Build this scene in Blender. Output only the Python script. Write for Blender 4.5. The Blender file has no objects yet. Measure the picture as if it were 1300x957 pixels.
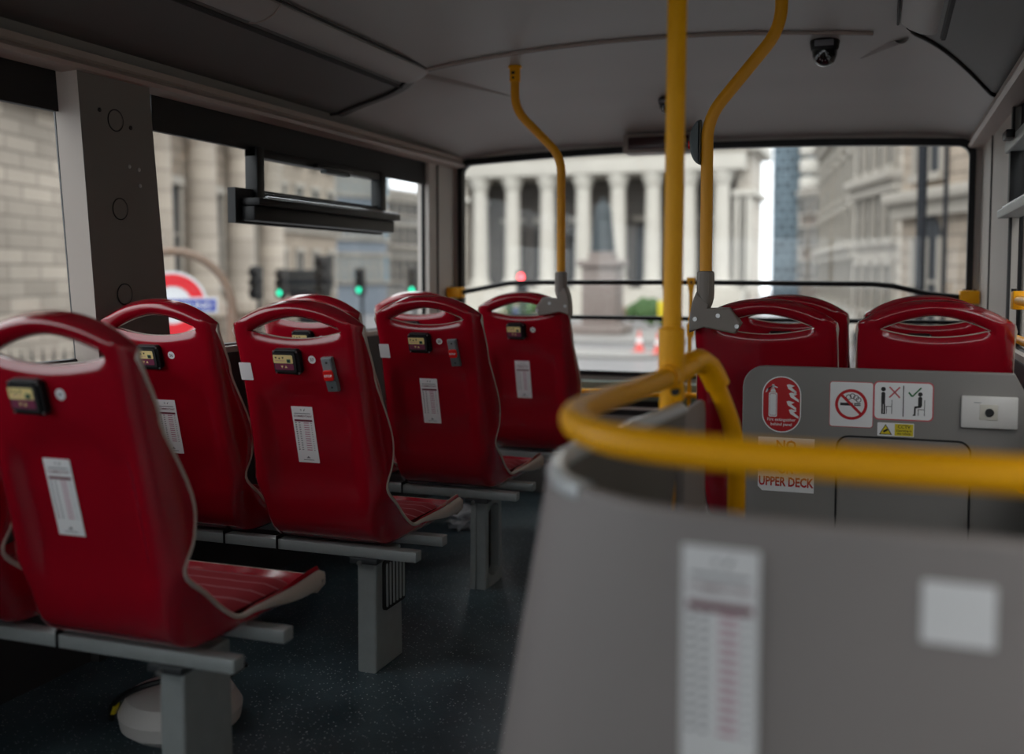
import bpy, bmesh, math, random
from mathutils import Vector, Matrix, Euler
random.seed(7)
PI = math.pi
C = bpy.context.scene.collection
V = Vector

# ------------------------------------------------------------------ materials
MATS = {}
EXT = .68
def mat(name, col, rough=.5, metal=0., coat=0., noise=None, bump=None, emit=None, spec=.5):
    """procedural principled material; noise=(scale, amount) mottles the colour, bump=(scale, strength, distance)"""
    if name in MATS: return MATS[name]
    m = bpy.data.materials.new(name); m.use_nodes = True
    n = m.node_tree.nodes; l = m.node_tree.links
    b = n['Principled BSDF']
    b.inputs['Base Color'].default_value = (*col, 1); b.inputs['Roughness'].default_value = rough
    b.inputs['Metallic'].default_value = metal; b.inputs['Coat Weight'].default_value = coat
    b.inputs['Coat Roughness'].default_value = .12
    b.inputs['Specular IOR Level'].default_value = spec
    tc = n.new('ShaderNodeTexCoord')
    if noise:
        t = n.new('ShaderNodeTexNoise'); t.inputs['Scale'].default_value = noise[0]; t.inputs['Detail'].default_value = 4
        r = n.new('ShaderNodeMix'); r.data_type = 'RGBA'
        r.inputs[6].default_value = (*[c*(1-noise[1]) for c in col], 1)
        r.inputs[7].default_value = (*[min(1, c*(1+noise[1])) for c in col], 1)
        l.new(tc.outputs['Object'], t.inputs['Vector']); l.new(t.outputs['Fac'], r.inputs[0]); l.new(r.outputs[2], b.inputs['Base Color'])
    if bump:
        t = n.new('ShaderNodeTexNoise'); t.inputs['Scale'].default_value = bump[0]; t.inputs['Detail'].default_value = 3
        bp = n.new('ShaderNodeBump'); bp.inputs['Strength'].default_value = bump[1]; bp.inputs['Distance'].default_value = bump[2]
        l.new(tc.outputs['Object'], t.inputs['Vector']); l.new(t.outputs['Fac'], bp.inputs['Height']); l.new(bp.outputs['Normal'], b.inputs['Normal'])
    if emit:
        b.inputs['Emission Color'].default_value = (*emit[0], 1); b.inputs['Emission Strength'].default_value = emit[1]
    MATS[name] = m; return m

def stone(name, col, bw, bh, joint=.55, noise=.18):
    """ashlar / brick coursing in object space"""
    col = tuple(c*EXT for c in col)
    m = bpy.data.materials.new(name); m.use_nodes = True
    n = m.node_tree.nodes; l = m.node_tree.links; b = n['Principled BSDF']; b.inputs['Roughness'].default_value = .9
    tc = n.new('ShaderNodeTexCoord'); sp = n.new('ShaderNodeSeparateXYZ'); cb = n.new('ShaderNodeCombineXYZ')
    ad = n.new('ShaderNodeMath'); ad.operation = 'ADD'
    l.new(tc.outputs['Object'], sp.inputs[0]); l.new(sp.outputs[0], ad.inputs[0]); l.new(sp.outputs[1], ad.inputs[1])
    l.new(ad.outputs[0], cb.inputs[0]); l.new(sp.outputs[2], cb.inputs[1])
    br = n.new('ShaderNodeTexBrick'); br.inputs['Scale'].default_value = 1
    br.inputs['Brick Width'].default_value = bw; br.inputs['Row Height'].default_value = bh
    br.inputs['Mortar Size'].default_value = bh*.09; br.inputs['Mortar Smooth'].default_value = .4
    br.inputs['Color1'].default_value = (*[c*(1-noise*.6) for c in col], 1); br.inputs['Color2'].default_value = (*[min(1, c*(1+noise*.6)) for c in col], 1)
    br.inputs['Mortar'].default_value = (*[c*joint for c in col], 1)
    l.new(cb.outputs[0], br.inputs['Vector'])
    t = n.new('ShaderNodeTexNoise'); t.inputs['Scale'].default_value = .35; t.inputs['Detail'].default_value = 6
    mx = n.new('ShaderNodeMix'); mx.data_type = 'RGBA'; mx.blend_type = 'MULTIPLY'; mx.inputs[0].default_value = .8
    rp = n.new('ShaderNodeMapRange'); rp.inputs[1].default_value = .3; rp.inputs[2].default_value = .7; rp.inputs[3].default_value = .72; rp.inputs[4].default_value = 1.12
    l.new(tc.outputs['Object'], t.inputs['Vector']); l.new(t.outputs['Fac'], rp.inputs[0]); l.new(br.outputs['Color'], mx.inputs[6]); l.new(rp.outputs[0], mx.inputs[7])
    l.new(mx.outputs[2], b.inputs['Base Color'])
    bp = n.new('ShaderNodeBump'); bp.inputs['Strength'].default_value = .6; bp.inputs['Distance'].default_value = .03; bp.invert = True
    l.new(br.outputs['Fac'], bp.inputs['Height']); l.new(bp.outputs['Normal'], b.inputs['Normal'])
    MATS[name] = m; return m

RED = mat('seat red plastic', (.33, .002, .013), .2, coat=.8, noise=(6, .10), bump=(60, .03, .002))
CUSH = None
CREAM = mat('cream edging', (.56, .48, .42), .35, coat=.3)
BLACK = mat('black plastic', (.007, .007, .008), .42, spec=.3)
BLACKM = mat('matt black', (.01, .01, .011), .65)
STEEL = mat('grey painted steel', (.36, .395, .395), .42, .2, noise=(30, .12))
DARKST = mat('dark grey steel', (.05, .055, .06), .4, .3)
SCREW = mat('screw metal', (.5, .5, .5), .3, .9)
YEL = mat('yellow powder coat', (1.0, .44, .0), .42, noise=(9, .06), bump=(350, .12, .001), spec=.3)
YELG = mat('yellow ribbed grip', (.88, .38, .004), .45, bump=(500, .3, .0015))
TAUPE = mat('taupe moulded plastic', (.25, .215, .19), .5, noise=(20, .08), bump=(200, .1, .001))
PART = mat('partition grey laminate', (.30, .27, .262), .55, noise=(3, .04), bump=(400, .1, .001))
INNER = mat('inner partition grey', (.20, .18, .165), .6, noise=(4, .08))
SPANEL = mat('panel grey textured', (.25, .235, .225), .55, noise=(5, .05), bump=(350, .25, .001))
RIMM = mat('light grey rim with painted highlight', (.60, .64, .66), .3, coat=.4)
CEIL = mat('ceiling moulding', (.34, .328, .312), .5, noise=(2.2, .06), bump=(300, .08, .001))
COVE = mat('dark cove panel', (.11, .108, .104), .6, noise=(3, .08), bump=(300, .15, .001))
WALLG = mat('side wall moulding', (.42, .39, .355), .5, noise=(5, .05), bump=(250, .1, .001))
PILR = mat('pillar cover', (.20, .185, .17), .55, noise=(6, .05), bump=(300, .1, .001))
PILE = mat('lit pillar return', (.60, .54, .49), .5, noise=(6, .05))
CORN = mat('cornice strip', (.40, .34, .30), .45, noise=(4, .06))
CHROME = mat('aluminium edge', (.55, .56, .57), .25, .9)
LOWW = mat('lower side lining', (.035, .035, .037), .7, noise=(6, .2))
WHITE = mat('white sticker', (.90, .90, .91), .4)
WHITEP = mat('white plastic', (.70, .68, .66), .35)
SRED = mat('sign red', (.55, .006, .012), .4)
SREDL = mat('sign red border', (.62, .12, .14), .4)
STOPR = mat('stop button red', (.80, .012, .01), .3)
SBLACK = mat('print black', (.015, .014, .015), .5)
SGREEN = mat('print green', (.01, .16, .05), .5)
SMAG = mat('print maroon', (.16, .01, .035), .5)
SPINK = mat('print pink', (.55, .22, .33), .5)
SGREY = mat('print grey', (.22, .22, .24), .5)
SYEL = mat('print yellow', (.75, .60, .02), .45)
LYEL = mat('label pale yellow', (.85, .68, .30), .45)
LPUR = mat('label purple', (.20, .03, .08), .45)
LGRN = mat('socket green', (.05, .16, .10), .5)
BTN = mat('button housing grey', (.23, .26, .27), .45)
BTND = mat('button housing dark', (.11, .135, .14), .5)
LEDM = mat('display dark red', (.03, .008, .010), .25)
HALO = mat('bag film', (.6, .62, .66), .25, coat=.5)

def cushion_mat():
    m = bpy.data.materials.new('patterned seat fabric'); m.use_nodes = True; n = m.node_tree.nodes; l = m.node_tree.links
    b = n['Principled BSDF']; b.inputs['Roughness'].default_value = .85
    tc = n.new('ShaderNodeTexCoord'); w = n.new('ShaderNodeTexWave'); w.wave_type = 'RINGS'
    w.inputs['Scale'].default_value = 9; w.inputs['Distortion'].default_value = 1.2
    mp = n.new('ShaderNodeMapping'); mp.inputs['Location'].default_value = (.3, -.1, 0)
    r = n.new('ShaderNodeValToRGB'); r.color_ramp.elements[0].position = .95; r.color_ramp.elements[0].color = (.27, .003, .013, 1)
    r.color_ramp.elements[1].position = .985; r.color_ramp.elements[1].color = (.42, .14, .16, 1)
    l.new(tc.outputs['Object'], mp.inputs[0]); l.new(mp.outputs[0], w.inputs['Vector']); l.new(w.outputs['Fac'], r.inputs[0]); l.new(r.outputs[0], b.inputs['Base Color'])
    return m
CUSH = cushion_mat()

def floor_mat():
    m = bpy.data.materials.new('speckled blue vinyl'); m.use_nodes = True; n = m.node_tree.nodes; l = m.node_tree.links
    b = n['Principled BSDF']; b.inputs['Roughness'].default_value = .32
    tc = n.new('ShaderNodeTexCoord')
    vo = n.new('ShaderNodeTexVoronoi'); vo.inputs['Scale'].default_value = 130
    lt = n.new('ShaderNodeMath'); lt.operation = 'LESS_THAN'; lt.inputs[1].default_value = .22
    sep = n.new('ShaderNodeSeparateColor'); gt = n.new('ShaderNodeMath'); gt.operation = 'GREATER_THAN'; gt.inputs[1].default_value = .62
    mu = n.new('ShaderNodeMath'); mu.operation = 'MULTIPLY'
    l.new(tc.outputs['Object'], vo.inputs['Vector']); l.new(vo.outputs['Distance'], lt.inputs[0]); l.new(vo.outputs['Color'], sep.inputs[0]); l.new(sep.outputs[0], gt.inputs[0])
    l.new(lt.outputs[0], mu.inputs[0]); l.new(gt.outputs[0], mu.inputs[1])
    no = n.new('ShaderNodeTexNoise'); no.inputs['Scale'].default_value = 5; no.inputs['Detail'].default_value = 6
    r = n.new('ShaderNodeValToRGB'); r.color_ramp.elements[0].position = .35; r.color_ramp.elements[0].color = (.040, .068, .085, 1)
    r.color_ramp.elements[1].position = .7; r.color_ramp.elements[1].color = (.085, .135, .160, 1)
    mx = n.new('ShaderNodeMix'); mx.data_type = 'RGBA'; mx.inputs[7].default_value = (.62, .70, .72, 1)
    l.new(tc.outputs['Object'], no.inputs['Vector']); l.new(no.outputs['Fac'], r.inputs[0]); l.new(r.outputs[0], mx.inputs[6]); l.new(mu.outputs[0], mx.inputs[0])
    l.new(mx.outputs[2], b.inputs['Base Color'])
    rr = n.new('ShaderNodeMapRange'); rr.inputs[3].default_value = .28; rr.inputs[4].default_value = .5
    l.new(no.outputs['Fac'], rr.inputs[0]); l.new(rr.outputs[0], b.inputs['Roughness'])
    bp = n.new('ShaderNodeBump'); bp.inputs['Strength'].default_value = .2; bp.inputs['Distance'].default_value = .001
    l.new(vo.outputs['Distance'], bp.inputs['Height']); l.new(bp.outputs[0], b.inputs['Normal'])
    return m
FLOOR = floor_mat()

def glass_mat(name, tint, gloss=.06, dirt=.010):
    m = bpy.data.materials.new(name); m.use_nodes = True; n = m.node_tree.nodes; l = m.node_tree.links
    n.remove(n['Principled BSDF']); out = n['Material Output']
    t = n.new('ShaderNodeBsdfTransparent'); t.inputs[0].default_value = (*tint, 1)
    g = n.new('ShaderNodeBsdfGlossy'); g.inputs['Roughness'].default_value = .02
    lw = n.new('ShaderNodeLayerWeight'); lw.inputs[0].default_value = .5
    pw = n.new('ShaderNodeMath'); pw.operation = 'POWER'; pw.inputs[1].default_value = 5
    fr = n.new('ShaderNodeMath'); fr.operation = 'MULTIPLY_ADD'; fr.inputs[1].default_value = .6; fr.inputs[2].default_value = .02
    l.new(lw.outputs['Facing'], pw.inputs[0]); l.new(pw.outputs[0], fr.inputs[0])
    d = n.new('ShaderNodeBsdfDiffuse'); d.inputs[0].default_value = (.7, .7, .7, 1)
    m1 = n.new('ShaderNodeMixShader'); m2 = n.new('ShaderNodeMixShader')
    l.new(fr.outputs[0], m1.inputs[0]); l.new(t.outputs[0], m1.inputs[1]); l.new(g.outputs[0], m1.inputs[2])
    tc = n.new('ShaderNodeTexCoord'); no = n.new('ShaderNodeTexNoise'); no.inputs['Scale'].default_value = 3; no.inputs['Detail'].default_value = 5
    mr = n.new('ShaderNodeMapRange'); mr.inputs[1].default_value = .45; mr.inputs[2].default_value = .8; mr.inputs[3].default_value = dirt*.4; mr.inputs[4].default_value = dirt*2
    l.new(tc.outputs['Object'], no.inputs['Vector']); l.new(no.outputs['Fac'], mr.inputs[0]); l.new(mr.outputs[0], m2.inputs[0])
    l.new(m1.outputs[0], m2.inputs[1]); l.new(d.outputs[0], m2.inputs[2]); l.new(m2.outputs[0], out.inputs['Surface'])
    return m
GLASS = glass_mat('window glass', (.965, .975, .975))
TINT = glass_mat('tinted top band glass', (.03, .03, .03), dirt=.004)

# ------------------------------------------------------------------ mesh builder
class MB:
    def __init__(s): s.bm = bmesh.new(); s.mats = []
    def mi(s, m):
        if m not in s.mats: s.mats.append(m)
        return s.mats.index(m)
    def _add(s, tmp, m, M=None, smooth=False):
        i = s.mi(m)
        if M is not None: bmesh.ops.transform(tmp, matrix=M, verts=tmp.verts)
        vm = {v: s.bm.verts.new(v.co) for v in tmp.verts}
        for f in tmp.faces:
            try: nf = s.bm.faces.new([vm[v] for v in f.verts])
            except ValueError: continue
            nf.material_index = i; nf.smooth = smooth
        tmp.free()
    def box(s, a, b, m, bev=0, seg=2, M=None):
        t = bmesh.new(); bmesh.ops.create_cube(t, size=1)
        sc = [abs(b[k]-a[k]) for k in range(3)]; c = [(a[k]+b[k])/2 for k in range(3)]
        bmesh.ops.scale(t, vec=sc, verts=t.verts); bmesh.ops.translate(t, vec=c, verts=t.verts)
        if bev: bmesh.ops.bevel(t, geom=list(t.edges)+list(t.verts), offset=bev, segments=seg, profile=.5, affect='EDGES')
        s._add(t, m, M, smooth=bev > 0)
    def prism(s, pts, d, m, axis='y', at=0, bev=0, M=None, seg=2):
        """2D outline extruded by d from 'at' along axis. axis y: pts=(x,z); x: pts=(y,z); z: pts=(x,y)"""
        t = bmesh.new()
        def P(p, k):
            if axis == 'y': return (p[0], at+k, p[1])
            if axis == 'x': return (at+k, p[0], p[1])
            return (p[0], p[1], at+k)
        lo = [t.verts.new(P(p, 0)) for p in pts]; hi = [t.verts.new(P(p, d)) for p in pts]
        t.faces.new(lo); t.faces.new(hi[::-1]); n = len(pts)
        for i in range(n): t.faces.new([lo[i], hi[i], hi[(i+1) % n], lo[(i+1) % n]])
        bmesh.ops.recalc_face_normals(t, faces=t.faces)
        if bev:
            es = [e for e in t.edges if (e.verts[0] in lo) == (e.verts[1] in lo)]
            bmesh.ops.bevel(t, geom=es, offset=bev, segments=seg, profile=.5, affect='EDGES')
        s._add(t, m, M)
    def tube(s, pts, r, m, n=14, closed=False, cap=True, ry=None):
        """round tube along points; r a number or a list"""
        pts = [V(p) for p in pts]; N = len(pts); R = r if isinstance(r, (list, tuple)) else [r]*N
        t = bmesh.new(); rings = []; up = None
        for i, p in enumerate(pts):
            if closed: d = (pts[(i+1) % N]-pts[i-1])
            else: d = pts[min(i+1, N-1)]-pts[max(i-1, 0)]
            d.normalize()
            if up is None:
                up = V((0, 0, 1)) if abs(d.z) < .9 else V((0, 1, 0))
            a = d.cross(up).normalized(); b = a.cross(d).normalized(); up = b
            rings.append([t.verts.new(p+a*R[i]*math.cos(2*PI*k/n)+b*(ry[i] if ry else R[i])*math.sin(2*PI*k/n)) for k in range(n)])
        for i in range(N if closed else N-1):
            A, B = rings[i], rings[(i+1) % N]
            for k in range(n): t.faces.new([A[k], A[(k+1) % n], B[(k+1) % n], B[k]])
        if cap and not closed: t.faces.new(rings[0][::-1]); t.faces.new(rings[-1])
        bmesh.ops.recalc_face_normals(t, faces=t.faces)
        s._add(t, m, None, smooth=True)
    def lathe(s, prof, m, n=24, M=None, smooth=True):
        """profile (r, z) spun about z"""
        t = bmesh.new(); rings = []
        for r, z in prof: rings.append([t.verts.new((max(r, 1e-5)*math.cos(2*PI*k/n), max(r, 1e-5)*math.sin(2*PI*k/n), z)) for k in range(n)])
        for A, B in zip(rings, rings[1:]):
            for k in range(n): t.faces.new([A[k], A[(k+1) % n], B[(k+1) % n], B[k]])
        t.faces.new(rings[0][::-1]); t.faces.new(rings[-1]); bmesh.ops.recalc_face_normals(t, faces=t.faces)
        s._add(t, m, M, smooth)
    def poly(s, pts, m, y=0., M=None):
        """flat print facing -Y, pts=(x,z)"""
        t = bmesh.new(); t.faces.new([t.verts.new((p[0], y, p[1])) for p in pts]); bmesh.ops.recalc_face_normals(t, faces=t.faces)
        f = t.faces[:][0]
        if f.normal.y > 0: f.normal_flip()
        s._add(t, m, M)
    def text(s, txt, size, x, z, m, y=0., M=None, align='CENTER', sx=1., bold=.012):
        cu = bpy.data.curves.new('tmp', 'FONT'); cu.body = txt; cu.offset = bold*size; cu.size = size; cu.align_x = align; cu.resolution_u = 2
        o = bpy.data.objects.new('tmp', cu); C.objects.link(o)
        me = bpy.data.meshes.new_from_object(o.evaluated_get(bpy.context.evaluated_depsgraph_get()))
        t = bmesh.new(); t.from_mesh(me)
        bmesh.ops.transform(t, matrix=Matrix.Translation((x, y, z)) @ Matrix.Rotation(PI/2, 4, 'X') @ Matrix.Diagonal((sx, 1, 1, 1)), verts=t.verts)
        bpy.data.objects.remove(o); bpy.data.curves.remove(cu); bpy.data.meshes.remove(me)
        s._add(t, m, M)
    def grid(s, P, m, flip=False, smooth=True):
        """P[i][j] points to quads"""
        i0 = s.mi(m); vs = [[s.bm.verts.new(p) for p in r] for r in P]
        for i in range(len(P)-1):
            for j in range(len(P[0])-1):
                q = [vs[i][j], vs[i+1][j], vs[i+1][j+1], vs[i][j+1]]
                f = s.bm.faces.new(q[::-1] if flip else q); f.material_index = i0; f.smooth = smooth
        return vs
    def build(s, name, parent=None, sharp=35, M=None):
        me = bpy.data.meshes.new(name); s.bm.to_mesh(me); s.bm.free()
        for m in s.mats: me.materials.append(m)
        if any(p.use_smooth for p in me.polygons): me.set_sharp_from_angle(angle=math.radians(sharp))
        o = bpy.data.objects.new(name, me); C.objects.link(o)
        if parent is not None: o.parent = parent
        if M is not None: o.matrix_local = M
        return o

def tag(o, label=None, cat=None, group=None, kind=None):
    if label: o['label'] = label
    if cat: o['category'] = cat
    if group: o['group'] = group
    if kind: o['kind'] = kind
    return o
def thing(name, label, cat, loc=(0, 0, 0), rz=0, group=None):
    o = bpy.data.objects.new(name, None); C.objects.link(o); o.location = loc; o.rotation_euler.z = rz; o.empty_display_size = .05
    return tag(o, label, cat, group)
def struct(mb, name): return tag(mb.build(name), kind='structure')

def lerp(a, b, t): return a+(b-a)*t
def sm(t): t = max(0., min(1., t)); return t*t*(3-2*t)
def curve(pts, n=8):
    """Catmull-Rom through points"""
    pts = [V(p) for p in pts]; out = []
    for i in range(len(pts)-1):
        p0 = pts[max(i-1, 0)]; p1 = pts[i]; p2 = pts[i+1]; p3 = pts[min(i+2, len(pts)-1)]
        for k in range(n):
            t = k/n; out.append(.5*((2*p1)+(p2-p0)*t+(2*p0-5*p1+4*p2-p3)*t*t+(3*p1-p0-3*p2+p3)*t**3))
    out.append(pts[-1]); return out
def rrect(cx, cz, w, h, r, n=5):
    o = []
    for (sx, sz, a) in ((1, 1, 0), (-1, 1, 90), (-1, -1, 180), (1, -1, 270)):
        for k in range(n+1):
            t = math.radians(a+90*k/n); o.append((cx+sx*(w/2-r)+r*math.cos(t), cz+sz*(h/2-r)+r*math.sin(t)))
    return o
def circ(cx, cz, r, n=24, r2=None): return [(cx+r*math.cos(2*PI*k/n), cz+(r2 or r)*math.sin(2*PI*k/n)) for k in range(n)]
def copy_tree(o, parent=None):
    c = o.copy(); C.objects.link(c); c.parent = parent
    for ch in o.children: copy_tree(ch, c)
    return c

# ------------------------------------------------------------------ the seat
# stations down the back and along the pan: (spine y, spine z, rim y, rim z, half width)
ST = [(.042, .800, .078, .796, .190), (.075, .660, .152, .655, .199), (.098, .565, .155, .575, .201), (.113, .500, .133, .512, .196),
      (.124, .440, .200, .455, .190), (.145, .378, .262, .403, .186), (.195, .343, .312, .374, .188), (.30, .340, .375, .372, .192),
      (.45, .342, .470, .380, .200), (.55, .352, .552, .388, .200), (.590, .362, .596, .390, .199)]
def stations(n=5):
    r = curve([(a, b, 0) for a, b, *_ in ST], n); q = curve([(c, d, w) for _, _, c, d, w in ST], n)
    return [(a.x, a.y, b.x, b.y, b.z) for a, b in zip(r, q)]
HB = .632                                   # column where the hand hole ends
US = sorted(set([-HB, HB] + [round(HB*k/10, 5) for k in range(-10, 11)] + [s*(HB+(1-HB)*k/7) for k in range(1, 8) for s in (-1, 1)]))
def gx(u):
    a = abs(u)
    if a < .7: return u/.7*.80
    t = (a-.7)/.3; return math.copysign(.80+.20*math.sin(PI/2*t), u)
def gd(u):
    a = abs(u)
    return 0. if a < .7 else 1-math.cos(PI/2*(a-.7)/.3)
def yr(z): return .005+(.93-z)*.2615
def spine_y(z):
    if z >= .80: return yr(z)
    for (a, za, *_), (b, zb, *_) in zip(ST, ST[1:]):
        if zb <= z <= za: return lerp(a, b, (za-z)/(za-zb))
    return .11
def yf(z): return lerp(.032, .078, sm((.93-z)/.134)) if z > .796 else .078
def ztop(x): a = min(1, abs(x)/.187); return .990-.060*a**2.2
def zlow(x): a = abs(x)/.135; return .893+.020*min(1, a)**2
def zhigh(x): a = abs(x)/.135; return .950-.037*min(1, a)**1.7
def recess(x, z):
    """shallow arched depression in the middle of the back"""
    top = .775-.9*max(0, abs(x)-.03)**1.35
    return .016*sm((.142-abs(x))/.022)*sm((top-z)/.022)*sm((z-.40)/.16)
def rear_y(x, z): return spine_y(z)+recess(x, z)

def seat_meshes():
    parts = {}
    stn = stations(); N = len(US)
    W = lambda z: .187 if z > .93 else lerp(.187, .190, (.93-z)/.13)
    nA, nB = 9, 6
    rows_out, rows_in = [], []
    # arch band (from outline down to hole top)
    def surf(u, z, edge_t, edge_h):
        x = gx(u)*W(z)
        d = max(gd(u), edge_t)
        y = lerp(yr(z), yf(z), d)+edge_h
        return x, y
    arch_o, arch_i, body_o, body_i = [], [], [], []
    for j in range(nB+1):
        ro, ri = [], []
        for u in US:
            x0 = gx(u)*.187
            zt, zh = ztop(x0), zhigh(x0)
            f = j/nB; z = lerp(zt, zh, f)
            et = (1-math.sin(min(1, f*2.2)*PI/2)) if f < .46 else 0.
            eh = .010*(1-math.cos(min(1, max(0, f-.6)/.4)*PI/2)) if abs(u) < HB else 0.
            x, y = surf(u, z, et, eh); ro.append(V((x, y, z)))
            yi = max(y+.004, yr(z)+.021); ri.append(V((x*.965, min(yi, max(y+.004, yf(z))), z-.004*(1-f))))
        arch_o.append(ro); arch_i.append(ri)
    for j in range(nA+1):
        ro, ri = [], []
        for u in US:
            x0 = gx(u)*.187; f = j/nA; z = lerp(zlow(x0), .800, f)
            eh = .010*(1-math.sin(min(1, f*5)*PI/2)) if abs(u) < HB else 0.
            x, y = surf(u, z, 0, eh); y += recess(x, z)*(1-gd(u)); ro.append(V((x, y, z)))
            yi = max(y+.004, yr(z)+.021); ri.append(V((x*.965, min(yi, max(y+.004, lerp(yf(z), yi, 1-gd(u)))), z)))
        body_o.append(ro); body_i.append(ri)
    for s in stn[1:]:
        ro, ri = [], []
        sy, sz, ry_, rz_, w = s
        for u in US:
            d = gd(u); x = gx(u)*w
            y = lerp(sy, ry_, d); z = lerp(sz, rz_, d)
            if sy < .14: y += recess(x, sz)*(1-d)
            ro.append(V((x, y, z)))
            # inward direction: forward on the back, up on the pan
            k = sm((.50-sz)/.16); iy, iz = lerp(.026, 0, k), lerp(0, .018, k)
            y2 = lerp(sy+iy+(.012 if .1 < k < .9 else 0), ry_, d); z2 = lerp(sz+iz, rz_+.011*k*sm((ry_-.30)/.06), d**1.5); ri.append(V((x*lerp(.962, .975, k), y2, z2)))
        body_o.append(ro); body_i.append(ri)
    mb = MB()
    mb.grid(arch_o, RED); mb.grid(arch_i, RED, flip=True); mb.grid(body_o, RED); mb.grid(body_i, RED, flip=True)
    def strip(A, B): mb.grid([A, B], RED)
    strip(arch_i[0], arch_o[0])
    idx = [i for i, u in enumerate(US) if abs(u) <= HB+1e-4]
    strip([arch_o[-1][i] for i in idx], [arch_i[-1][i] for i in idx]); strip([body_i[0][i] for i in idx], [body_o[0][i] for i in idx])
    strip([r[0] for r in arch_o], [r[0] for r in arch_i]); strip([r[-1] for r in arch_i], [r[-1] for r in arch_o])
    strip([r[0] for r in body_o], [r[0] for r in body_i]); strip([r[-1] for r in body_i], [r[-1] for r in body_o])
    strip(body_o[-1], body_i[-1])
    bmesh.ops.remove_doubles(mb.bm, verts=mb.bm.verts, dist=.0004)
    bmesh.ops.recalc_face_normals(mb.bm, faces=mb.bm.faces)
    parts['seat_shell'] = mb
    # cream edging: closed loop along the rim, broad on the pan sides
    side = [(r[-1]+(r2[-1]-r[-1])*.5) for r, r2 in zip(body_o, body_i)]
    top = [(a+b)*.5 for a, b in zip(arch_o[0], arch_i[0])]
    right = side[:]; left = [V((-p.x, p.y, p.z)) for p in side][::-1]
    path = top+[V((.187, .030, .915))]+right[2:]
    path = path[:]
    front = [V((p.x, p.y+.004, p.z)) for p in [(a+b)*.5 for a, b in zip(body_o[-1], body_i[-1])]][::-1][1:-1]
    for p in front: p.z = .382-.0*abs(p.x)
    path += front+left[:-2]+[V((-.187, .030, .915))]
    rr, rv = [], []
    for p in path:
        k = sm((p.y-.33)/.24)
        rr.append(.0054+.005*k); rv.append(.0054+.0165*k)
    q = [V((p.x+math.copysign(.002, p.x)*sm((p.y-.30)/.08)*(1 if abs(p.x) > .17 else 0), p.y+.002*(p.y > .57), p.z-.022*sm((p.y-.33)/.24)-.003)) for p in path]
    # rings oriented by hand: lateral radius rr, in-plane radius rv
    mb = MB(); t = bmesh.new(); rings = []; n = 10; L = len(q)
    for i, p in enumerate(q):
        d = (q[(i+1) % L]-q[i-1]).normalized()
        cen = V((0, p.y, p.z)); a = V((1, 0, 0)) if abs(d.x) < .75 else V((0, 1, 0))
        a = (a-d*a.dot(d)).normalized(); b = d.cross(a).normalized()
        rings.append([t.verts.new(p+a*rr[i]*math.cos(2*PI*k/n)+b*rv[i]*math.sin(2*PI*k/n)) for k in range(n)])
    def best(A, B):
        return min(range(n), key=lambda s: min(sum((A[k].co-B[(s+f*k) % n].co).length for k in range(n)) for f in (1,)))
    for i in range(L):
        A, B = rings[i], rings[(i+1) % L]
        c1 = sum((A[k].co-B[k].co).length for k in range(n)); 
        # choose direction and shift that keeps the strip untwisted
        opt = min(((sum((A[k].co-B[(s+f*k) % n].co).length for k in range(n)), s, f) for s in range(n) for f in (1, -1)))
        s, f = opt[1], opt[2]
        for k in range(n):
            try: t.faces.new([A[k], A[(k+1) % n], B[(s+f*(k+1)) % n], B[(s+f*k) % n]])
            except ValueError: pass
    bmesh.ops.recalc_face_normals(t, faces=t.faces); mb._add(t, CREAM, None, True)
    parts['edging'] = mb
    # thin cream line round the hand hole
    mb = MB(); hp = [arch_i[-1][i] for i in idx]+[body_i[0][i] for i in idx][::-1][1:-1]
    mb.tube(hp, .0022, CREAM, n=6, closed=True); parts['hand_hole_trim'] = mb
    # cushion pad on the pan
    mb = MB(); P = []
    for i in range(15):
        y = lerp(.20, .565, i/14); row = []
        for k in range(13):
            x = lerp(-.155, .155, k/12); e = min(1, (1-abs(x)/.156)*6)*min(1, (i+.2)/1.5)*min(1, (14.2-i)/1.5)
            row.append(V((x, y, .366+.014*sm(e)+.004*math.sin((y-.2)*8))))
        P.append(row)
    mb.grid(P, CUSH, flip=True)
    parts['cushion'] = mb
    return parts

TILT = math.atan(.2615)
def backM(x, z, off=.0): return Matrix.Translation((x, rear_y(x, z)-off, z)) @ Matrix.Rotation(math.atan2(rear_y(x, z-.03)-rear_y(x, z+.03), .06), 4, 'X')

def control_box():
    mb = MB(); lb = MB()
    mb.prism(rrect(0, 0, .078, .066, .012), .016, BLACK, at=-.014, bev=.003)
    mb.prism(rrect(-.004, 0, .064, .050, .006), .003, BLACKM, at=-.0165)
    lb.poly(rrect(-.007, .009, .056, .022, .003), LYEL, -.0172); lb.poly(rrect(-.006, -.011, .054, .017, .003), LPUR, -.0172)
    for sx in (-.033, .033):
        for sz in (-.028, .028): mb.prism(circ(sx, sz, .0025, 10), .0015, SCREW, at=-.0155)
    for k, up in ((-.027, 0), (-.017, 1), (-.007, 0)):
        lb.poly([(k-.003, .009+.003*(1-2*up)+.003), (k+.003, .009+.003*(1-2*up)+.003), (k, .012-.003*(1-2*up))], SBLACK, -.0175)
    lb.box((-.030, -.0174, .0045), (-.003, -.0172, .0055), SPINK)
    for k, up in ((-.012, 0), (-.001, 1)):
        s = 1-2*up; lb.poly([(k-.004, -.011+.003*s), (k+.004, -.011+.003*s), (k, -.011-.004*s)], LYEL, -.0175)
    lb.box((.004, -.0185, .000), (.014, -.0165, .009), LGRN); lb.box((.006, -.0188, .002), (.012, -.0184, .007), BLACKM)
    return mb, lb
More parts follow.
